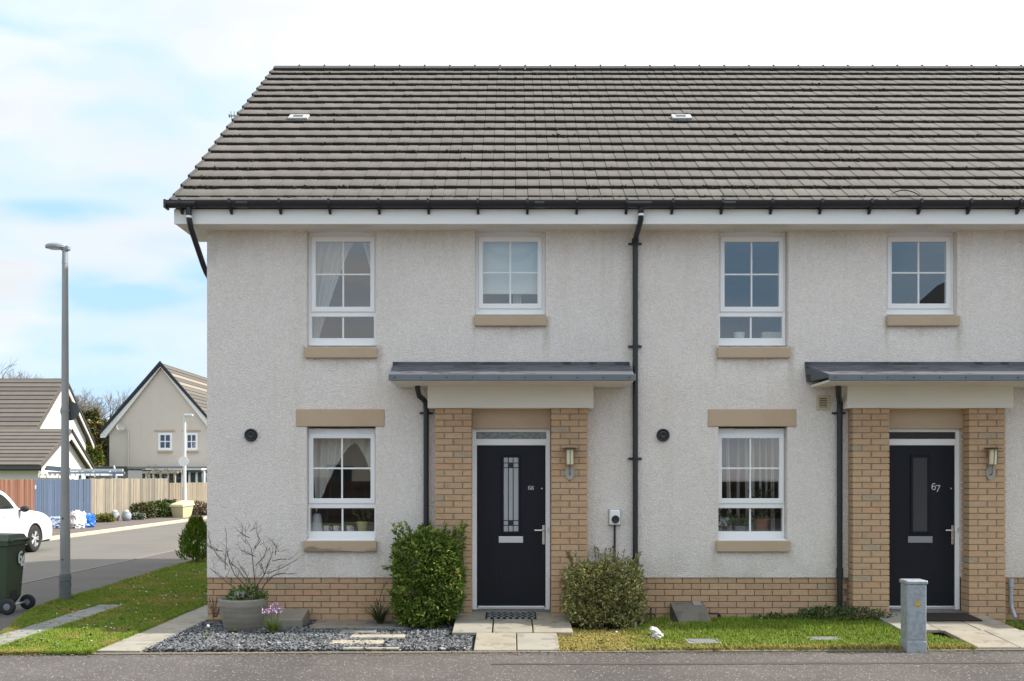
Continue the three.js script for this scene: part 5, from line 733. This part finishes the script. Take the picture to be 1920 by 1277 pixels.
{ // house with its gable to us
  const d = 60, z = D - d, t = thing('gable_house', 'cream house with a steep dark edged gable facing the street', 'house', [X(303, z), 0, z]), x = (p) => X(p, z) - X(303, z), y = (p) => Y(p, z), hw = -x(205), eY = y(806), rY = y(690), dep = 11;
  const g = new THREE.Shape([[-hw, -.2], [hw, -.2], [hw, eY], [0, rY], [-hw, eY]].map((v) => new THREE.Vector2(...v))); put('wall', met(new THREE.ExtrudeGeometry(g, { depth: dep, bevelEnabled: false }).translate(0, 0, -dep)), M.harlFar, t);
  const ex = hw + .48, ey = y(815), k = (rY - ey) / ex;
  const rf = put('roof', [met(new THREE.ExtrudeGeometry(new THREE.Shape([[-ex, ey], [0, rY + .08], [ex, ey], [ex, ey + .14], [0, rY + .24], [-ex, ey + .14]].map((v) => new THREE.Vector2(...v))), { depth: dep + .5, bevelEnabled: false }).translate(0, 0, -dep - .25))], M.ridge, t);
  courses(rf, -dep - .25, .12, ey + .16, rY + .27, ex, 0, 'z', M.farTile.concat([std([.26, .23, .19], .9)]), 221); courses(rf, -dep - .25, .12, ey + .16, rY + .27, -ex, 0, 'z', M.farTile, 222);
  put('verge', met(new THREE.ExtrudeGeometry(new THREE.Shape([[-ex - .05, ey - .0], [-ex, ey + .24], [0, rY + .40], [ex, ey + .24], [ex + .05, ey], [0, rY + .2]].map((v) => new THREE.Vector2(...v))), { depth: .12, bevelEnabled: false }).translate(0, 0, .2)), std([.03, .035, .045], .7), rf);
  put('barge_board', met(new THREE.ExtrudeGeometry(new THREE.Shape([[-ex, ey - .0], [0, rY + .2], [ex, ey], [ex, ey - .2], [ex - .28, ey - .2], [0, rY + .02], [-ex + .28, ey - .2], [-ex, ey - .2]].map((v) => new THREE.Vector2(...v))), { depth: .1, bevelEnabled: false }).translate(0, 0, .1)), M.fasciaWhite, t);
  put('gutter', [pipe([[-ex - .06, ey - .08, .2], [-ex - .06, ey - .08, -dep]], .06, .05, 6), pipe([[-ex, ey - .1, -.1], [-hw - .1, ey - .5, -.1], [-hw - .1, 0, -.1]], .04, .1, 6)], M.black, t);
  for (const [a, b, e] of [[297, 323, 0], [348, 371, 1]]) { const w = put('window', slabRing([x(a), x(b), y(845), y(812)], [[x(a) + .13, x(b) - .13, y(845) + .17, y(812) - .13]], -.05, .06, .01), M.white, t); const mx = x((a + b) / 2), ym = y(828); put('pane', [bx(x(a) + .12, x(b) - .12, y(844), y(814), .005, .02)], phy([.06, .10, .18], .03, { specularIntensity: 1, ior: 2 }), w); put('glazing_bar', [cb(mx - .03, mx + .03, y(845) + .17, y(812) - .13, .021, .05), cb(x(a) + .13, x(b) - .13, ym - .03, ym + .03, .022, .045)], M.white, w);
    put('window_sill', cb(x(a - 1), x(b + 1), y(848.5), y(846), 0, .12, .01), M.stone, t); put('lintel', cb(x(a - 7), x(b + 5.5), y(808.5), y(806.5), 0, .06, .01), M.stone, t); }
  put('satellite_dish', [lathe([[0, 0], [.15, .03], [.25, .085], [.26, .085], [.15, .02], [0, -.01]], 20).rotateX(Math.PI / 2 - .2).rotateY(.6).translate(x(229), y(801), .25), rod([x(229), y(801), 0], [x(229), y(801), .25], .03, .03, 6), rod([x(229), y(805), .25], [x(236), y(807), .55], .02, .02, 6)], std([.50, .48, .44], .6), t);
  put('downpipe', cyl(.05, .05, y(806), x(241), y(806) / 2, .07, 8), std([.60, .57, .52], .7), t);
  // lean-to sun room
  const v = put('sun_room', [bx(x(283), x(400), -.2, y(908), .05, 2.2), bx(x(283), x(400), y(882), y(879), .05, 2.3)], M.harlWhite, t);
  put('sun_room_roof', met(new ConvexGeometry([V3(x(274), y(875), .02), V3(x(402), y(875), .02), V3(x(280), y(884), 2.4), V3(x(402), y(884), 2.4), V3(x(280), y(886), 2.4), V3(x(402), y(886), 2.4), V3(x(274), y(879), .02), V3(x(402), y(879), .02)])), std([.05, .06, .075], .6), v);
  put('sun_room_glazing', bx(x(286), x(398), y(904), y(887), .2, 2.08), phy([.05, .065, .08], .05), v); for (let p = 284; p < 402; p += 13) put('glazing_post', cb(x(p), x(p + 3.5), -.1, y(884), 2.05, 2.18), M.white, v);
}
{ const d = 64, z = D - d; // low wing behind it
  const t = thing('low_house', 'low grey roofed cream building between the tree and the gable house', 'house', [X(172, z), 0, z]), x = (p) => X(p, z) - X(172, z), y = (p) => Y(p, z); put('wall', bx(x(176), x(207), -.2, y(846), -6, 0), M.harlFar, t); const rf = put('roof', met(new ConvexGeometry([V3(x(169), y(847), .3), V3(x(210), y(847), .3), V3(x(192), y(778), -3.6), V3(x(225), y(778), -3.6), V3(x(210), y(847), -6), V3(x(172), y(847), -6)])), M.farTile[2], t); courses(rf, x(172), x(212), y(846) + .05, y(778) + .05, .35, -3.6, 'x', M.farTile, 225); put('fascia', bx(x(168), x(212), y(850), y(846), .3, .36), M.fasciaWhite, t); }
function sideGable(name, label, gx, zr, ridgeY, dzF, dzB, eF, eB, x0, opts) {      // ridge along x, gable end facing +x at gx
  const t = thing(name, label, 'house', [gx, 0, zr]);
  const g = new THREE.Shape([[-dzB, -.2], [dzF, -.2], [dzF, eF], [0, ridgeY - .12], [-dzB, eB]].map((v) => new THREE.Vector2(-v[0], v[1]))); put('wall', met(new THREE.ExtrudeGeometry(g, { depth: x0, bevelEnabled: false }).rotateY(Math.PI / 2).translate(-x0, 0, 0)), M.harlWhite, t);
  const o = .35, sF = (ridgeY - eF) / dzF, sB = (ridgeY - eB) / dzB; const rf = put('roof', met(new THREE.ExtrudeGeometry(new THREE.Shape([[dzF + o, eF - o * sF + .05], [0, ridgeY], [-dzB - o, eB - o * sB + .05], [-dzB - o, eB - o * sB + .2], [0, ridgeY + .16], [dzF + o, eF - o * sF + .2]].map((v) => new THREE.Vector2(-v[0], v[1]))), { depth: x0 + .3, bevelEnabled: false }).rotateY(Math.PI / 2).translate(-x0, 0, 0)), M.farTile[2], t);
  courses(rf, -x0, .24, eF - o * sF + .2, ridgeY + .18, dzF + o, 0, 'x', M.farTile, opts.seed); courses(rf, -x0, .24, eB - o * sB + .2, ridgeY + .18, -dzB - o, 0, 'x', M.farTile, opts.seed + 1);
  put('barge_board', met(new THREE.ExtrudeGeometry(new THREE.Shape([[dzF + o, eF - o * sF], [0, ridgeY], [-dzB - o, eB - o * sB], [-dzB - o, eB - o * sB - .22], [-dzB + .1, eB - .02], [0, ridgeY - .25], [dzF - .1, eF - .02], [dzF + o, eF - o * sF - .22]].map((v) => new THREE.Vector2(-v[0], v[1]))), { depth: .05, bevelEnabled: false }).rotateY(Math.PI / 2).translate(.26, 0, 0)), M.beam, t);
  put('verge', met(new THREE.ExtrudeGeometry(new THREE.Shape([[.02, ridgeY + .02], [-dzB - o, eB - o * sB + .02], [-dzB - o, eB - o * sB + .16], [.02, ridgeY + .18]].map((v) => new THREE.Vector2(-v[0], v[1]))), { depth: .05, bevelEnabled: false }).rotateY(Math.PI / 2).translate(.31, 0, 0)), std([.035, .037, .042], .7), rf);
  put('gutter', pipe([[-x0, eF - o * sF + .02, dzF + o + .06], [.3, eF - o * sF + .02, dzF + o + .06]], .06, .05, 6), M.black, t);
  return t;
}
{ const zr = D - 49, gx = X(113, zr); sideGable('pitched_roof_house', 'taller house with brown tiled roof and bright white gable at the left edge', gx, zr, Y(717, zr), 2.95, 2.9, Y(812, zr + 2.95), Y(822, zr - 2.9), 14, { seed: 231 }); }
{ const zr = D - 44, gx = X(122, zr); sideGable('low_roof_house', 'low outbuilding with brown tiled roof and white gable in front of the taller house', gx, zr, Y(812, zr), 2.5, 2.1, Y(872, zr + 2.2), Y(876, zr - 2.1), 12, { seed: 235 }); }
{ // garden pergola over the fence
  const z = D - 42.5, t = thing('garden_pergola', 'pale grey painted pergola rising above the blue fence', 'pergola', [X(130, z), 0, z]), x = (p) => X(p, z) - X(130, z), y = (p) => Y(p, z), m = std([.20, .24, .30], .7), w = std([.50, .53, .57], .6);
  put('beam', [met(new THREE.BoxGeometry(x(150) - x(45), .20, .08).rotateZ(-.09).translate(x(97), y(877), .9))], m, t); put('beam', cb(x(98), x(216), y(884), y(879), -.9, -.8), w, t); put('beam', cb(x(95), x(238), y(889), y(885), .2, .28), m, t);
  for (let i = 0; i < 13; i++) put('rafter', cb(x(100 + i * 9), x(102.5 + i * 9), y(892), y(888.5), -1.2, 1.2), w, t); for (const p of [53, 148, 213]) put('post', cb(x(p), x(p + 4), 0, y(884), -.06, .06), m, t); put('brace', [rod([x(205), y(884), 0], [x(212), y(898), 0], .05, .05, 6), rod([x(60), y(898), 0], [x(70), y(884), 0], .05, .05, 6)], w, t); }
{ const z = D - 52, t = thing('garden_shed', 'dark flat roofed shed behind the pale timber fence', 'shed', [X(200, z), 0, z]), x = (p) => X(p, z) - X(200, z), y = (p) => Y(p, z); put('wall', bx(x(165), x(240), 0, y(880), -2, 0), std([.12, .13, .14], .8), t); put('roof', cb(x(160), x(243), y(880), y(874.5), -2.3, .3, .02), std([.035, .038, .042], .7), t); put('hanging_chair_frame', pipe([[x(228), y(874), 1], [x(233), y(884), 1.2], [x(236), y(900), 1.2], [x(236), 0, 1.2]], .05, .3, 6), std([.34, .36, .38], .5), t); put('brace', rod([x(190), y(886), .1], [x(187), y(874), .1], .05, .05, 6), M.galv, t); }
{ const z = D - 50, t = thing('garden_arbour', 'low wooden arbour with climbing twigs before the sun room', 'arbour', [X(300, z), 0, z]), x = (p) => X(p, z) - X(300, z), y = (p) => Y(p, z), m = std([.42, .36, .28], .85); put('beam', cb(x(266), x(334), y(888), y(884), -.05, .05), m, t); put('beam', cb(x(272), x(330), y(886), y(882), -.9, -.8), m, t); for (const p of [278, 326]) put('post', cb(x(p), x(p + 3), 0, y(886), -.05, .05), m, t); const r = rng(241), st = []; for (let i = 0; i < 60; i++) { const a = [x(rr(272, 330, r)), y(rr(878, 904, r)), rr(-.5, .1, r)]; st.push(rod(a, [a[0] + rr(-.3, .3, r), a[1] + rr(-.25, .25, r), a[2] + rr(-.1, .1, r)], .015, .01, 4)); } put('climbing_twig', st, M.bark, t); }
// things on the far pavement
const GP = (px, py, h = .09) => { const d = FOC * (EYE - h) / (py - HY); return [(px - 960) * d / FOC, h, D - d]; };
function sack(name, label, px, py, w, h, mat, seed, category, handles) {
  const p = GP(px, py), t = thing(name, label, category, p, .9), g = new THREE.IcosahedronGeometry(1, 5), q = g.attributes.position; for (let i = 0; i < q.count; i++) { let [a, b, c] = [q.getX(i), q.getY(i), q.getZ(i)]; const k = 1 + .42 * (fbm(a * .9 + 4 + seed, b * 1.4 + c * .7 + 6, 19, 4, seed % 40) - .5) * 2; const sq = (v) => Math.sign(v) * Math.pow(Math.abs(v), .6); q.setXYZ(i, sq(a) * w / 2 * k, Math.max(0, h / 2 + sq(b) * h / 2 * (1 + (k - 1) * 1.4)), sq(c) * w * .32 * k); } g.computeVertexNormals(); put('bag', met(g), mat, t); if (handles) put('handle', [pipe([[-.12, h * .8, .05], [-.05, h * 1.15, .06], [.02, h * .85, .05]], .015, .05, 6), pipe([[.06, h * .8, -.02], [.12, h * 1.1, 0], [.18, h * .8, 0]], .015, .05, 6)], std([.62, .68, .78], .6), t); return t; }
sack('carrier_bag', 'bright blue carrier bag with pale handles on the far pavement', 161, 989, .58, .46, std([.035, .19, .66], .45), 3, 'bag', true);
sack('rubble_sack', 'white rubble sack beside the blue carrier bag', 145, 990.5, .50, .56, std([.66, .65, .66], .7), 7, 'sack', false);
sack('plastic_sack', 'flat grey blue plastic sack slumped left of the street lamp', 104, 990, .62, .36, std([.30, .36, .48], .5), 12, 'sack', false);
{ const mk = (label, px) => { const t = thing('garden_pot', label, 'plant pot', GP(px, 976.5), 0, 'blue grey pots by the fence'); put('pot', lathe([[0, 0], [.13, 0], [.185, .12], [.19, .24], [.15, .32], [.165, .335], [.15, .34], [.12, .30], [0, .28]], 18), std([.33, .37, .42], .55), t); put('plant_tuft', met(new THREE.IcosahedronGeometry(.11, 2).scale(1, .7, 1).translate(0, .36, 0)), std([.50, .50, .46], .9), t); return t; }; mk('blue grey glazed pot by the pale fence, nearer the blue bag', 215); mk('blue grey glazed pot by the pale fence, nearer the hedge', 237); }
const farBush = (label, px, py, rx, h, cols, seed, name = 'garden_hedge') => bush(name, label, 'hedge', GP(px, py), { seed, rx, rz: rx * .7, h, pow: 2.8, n: 1500, len: .13, wid: .07, cols });
farBush('low green and brown hedge by the far fence', 268, 972, .52, .62, [[.10, .115, .04], [.15, .15, .06], [.13, .075, .05]], 251); farBush('right half of the green hedge beside the fence gap', 296, 970, .50, .66, [[.09, .14, .035], [.13, .18, .05], [.12, .10, .05]], 252); farBush('dark green hedge just left of the grit bin', 316, 969, .40, .72, [[.065, .10, .03], [.10, .14, .04], [.06, .045, .03]], 253); farBush('brown dry hedge right of the grit bin', 371, 966, .62, .55, [[.20, .14, .09], [.23, .17, .11], [.15, .12, .07]], 254); farBush('grey low plant between the pots and the hedge', 258, 974.5, .22, .2, [[.22, .24, .19], [.25, .27, .22], [.16, .2, .12]], 255, 'rockery_plant'); farBush('yellow green weeds at the foot of the pale fence', 193, 979, .42, .26, [[.26, .23, .07], [.16, .19, .05], [.30, .25, .12]], 256, 'fence_weeds');
{ const t = thing('grit_bin', 'cream yellow grit bin with sloping lid on the far pavement', 'grit bin', GP(341, 970), -.5), m = std([.62, .56, .33], .6); put('body', met(new ConvexGeometry([V3(-.30, 0, -.22), V3(.30, 0, -.22), V3(-.30, 0, .22), V3(.30, 0, .22), V3(-.38, .52, -.3), V3(.38, .52, -.3), V3(-.38, .46, .3), V3(.38, .46, .3)])), m, t); put('lid', met(new ConvexGeometry([V3(-.42, .47, .34), V3(.42, .47, .34), V3(-.42, .53, -.34), V3(.42, .53, -.34), V3(-.38, .56, .3), V3(.38, .56, .3), V3(-.36, .72, -.3), V3(.36, .72, -.3)])), m, t); for (const x of [-.22, .22]) put('foot', bx(x - .06, x + .06, -.03, 0, -.2, .2), m, t); }
// trees
function bareTree(label, px, base, d, h, spread, seed, lev = 6, name = 'bare_tree') {
  const z = D - d, t = thing(name, label, 'tree', [X(px, z), 0, z]), r = rng(seed), tr = [], tw = [];
  const grow = (p, dir, len, rad, l) => { const q = p.clone().addScaledVector(dir, len); (l > lev - 2 ? tr : tw).push(rod(p.toArray(), q.toArray(), rad, rad * .7, l > 3 ? 5 : 3)); if (!l) return; const n = l > lev - 1 ? 4 : r() < .55 ? 3 : 2; for (let i = 0; i < n; i++) { const nd = dir.clone().add(rdir(r).multiplyScalar(spread)).add(V3(0, .12, 0)).normalize(); grow(p.clone().lerp(q, i ? rr(.6, 1, r) : 1), nd, len * rr(.64, .88, r), rad * .70, l - 1); } };
  grow(V3(0, 0, 0), V3(0, 1, 0), h * .30, h * .022, lev); put('trunk', tr, std([.13, .115, .10], .95), t); put('crown', tw, std([.20, .18, .16], .95), t); return t;
}
bareTree('bare grey twiggy tree behind the ivy clad one beside the white gable', 156, 0, 72, 7.4, .62, 261, 8);
bareTree('bare tree tops showing above the left roof', 28, 0, 70, 8.7, .66, 263, 8);
bareTree('second bare tree between the left house and the gable house', 170, 0, 76, 7.0, .62, 265, 8);
{ const mk = (label, px, d, w, top, cols, seed) => { const z = D - d, h = Y(top, z), t = thing('ivy_tree', label, 'tree', [X(px, z), 0, z]), r = rng(seed), L = new Leaves(); for (let i = 0; i < 5200; i++) { const y = r(), a = r() * 6.28, lump = vnoise(a * 2 + 9, y * 6, 256, 7) , k = w * (1 - .55 * Math.pow(y, 2.2)) * (.55 + .7 * lump) * Math.sqrt(.3 + .7 * r()); L.add(V3(Math.cos(a) * k, y * h * (.92 + .1 * lump), Math.sin(a) * k), rdir(r).add(V3(Math.cos(a), .3, Math.sin(a))), rdir(r), .26, .17, cols[r() < .6 ? 0 : r() < .6 ? 1 : 2].map((v) => v * rr(.5, 1.3, r))); } put('crown', L.geo(), M.leaf, t); put('trunk', cyl(.15, .25, h * .7, 0, h * .35, 0, 8), M.bark, t); };
  mk('dark ivy covered tree beside the white gable house', 163, 66, 1.15, 768, [[.10, .10, .035], [.15, .135, .05], [.20, .19, .06]], 271); mk('lighter yellow green bushy tree left of the low house', 182, 63, .95, 790, [[.20, .185, .06], [.25, .22, .07], [.14, .13, .045]], 273); mk('green leafy tree in front of the low cream building', 172, 59, .75, 838, [[.19, .21, .05], [.25, .26, .07], [.12, .14, .04]], 275); }

// ------------------------------------------------------------------ across the access road, seen only in the window glass
{ const t = thing('opposite_house', 'brick and tile house across the road, reflected in the right upper window', 'house', [18.2, 0, 21]), hw = 5, e = 5.2, rg = 9.6; put('wall', met(new THREE.ExtrudeGeometry(new THREE.Shape([[-hw, -.1], [hw, -.1], [hw, e], [0, rg], [-hw, e]].map((v) => new THREE.Vector2(...v))), { depth: 8, bevelEnabled: false })), std([.24, .15, .10], .95, { map: mottle }), t); put('roof', met(new THREE.ExtrudeGeometry(new THREE.Shape([[-hw - .5, e - .3], [0, rg + .15], [hw + .5, e - .3], [hw + .5, e - .1], [0, rg + .4], [-hw - .5, e - .1]].map((v) => new THREE.Vector2(...v))), { depth: 8.8, bevelEnabled: false }).translate(0, 0, -.4)), M.ridge, t); for (const x of [-2.2, 1.6]) put('window', [bx(x, x + 1, 3, 4.3, -.06, .02)], phy([.05, .06, .07], .05), t); }
{ const t = thing('opposite_house', 'long cream house across the road, reflected in the kitchen window', 'house', [-6, 0, 33]); put('wall', bx(-9, 9, -.1, 3.9, 0, 8), M.harlFar, t); put('roof', met(new THREE.ExtrudeGeometry(new THREE.Shape([[-.5, 3.8], [4, 6.9], [8.5, 3.8]].map((v) => new THREE.Vector2(-v[0], v[1]))), { depth: 18.6, bevelEnabled: false }).rotateY(Math.PI / 2).translate(-9.3, 0, 0)), M.ridge, t); for (const x of [-6.5, -2.5, 1, 4.5]) put('window', [bx(x, x + 1.1, .9, 2.3, -.06, .02)], phy([.05, .06, .07], .05), t); }
fence('red brown garden fence across the access road', -15.5, -15.5, -22, 12.5, 1.7, [[.10, .07, .058], [.13, .085, .065], [.12, .105, .09]], .4, 281);

scene.updateMatrixWorld(true);
renderer.render(scene, camera);
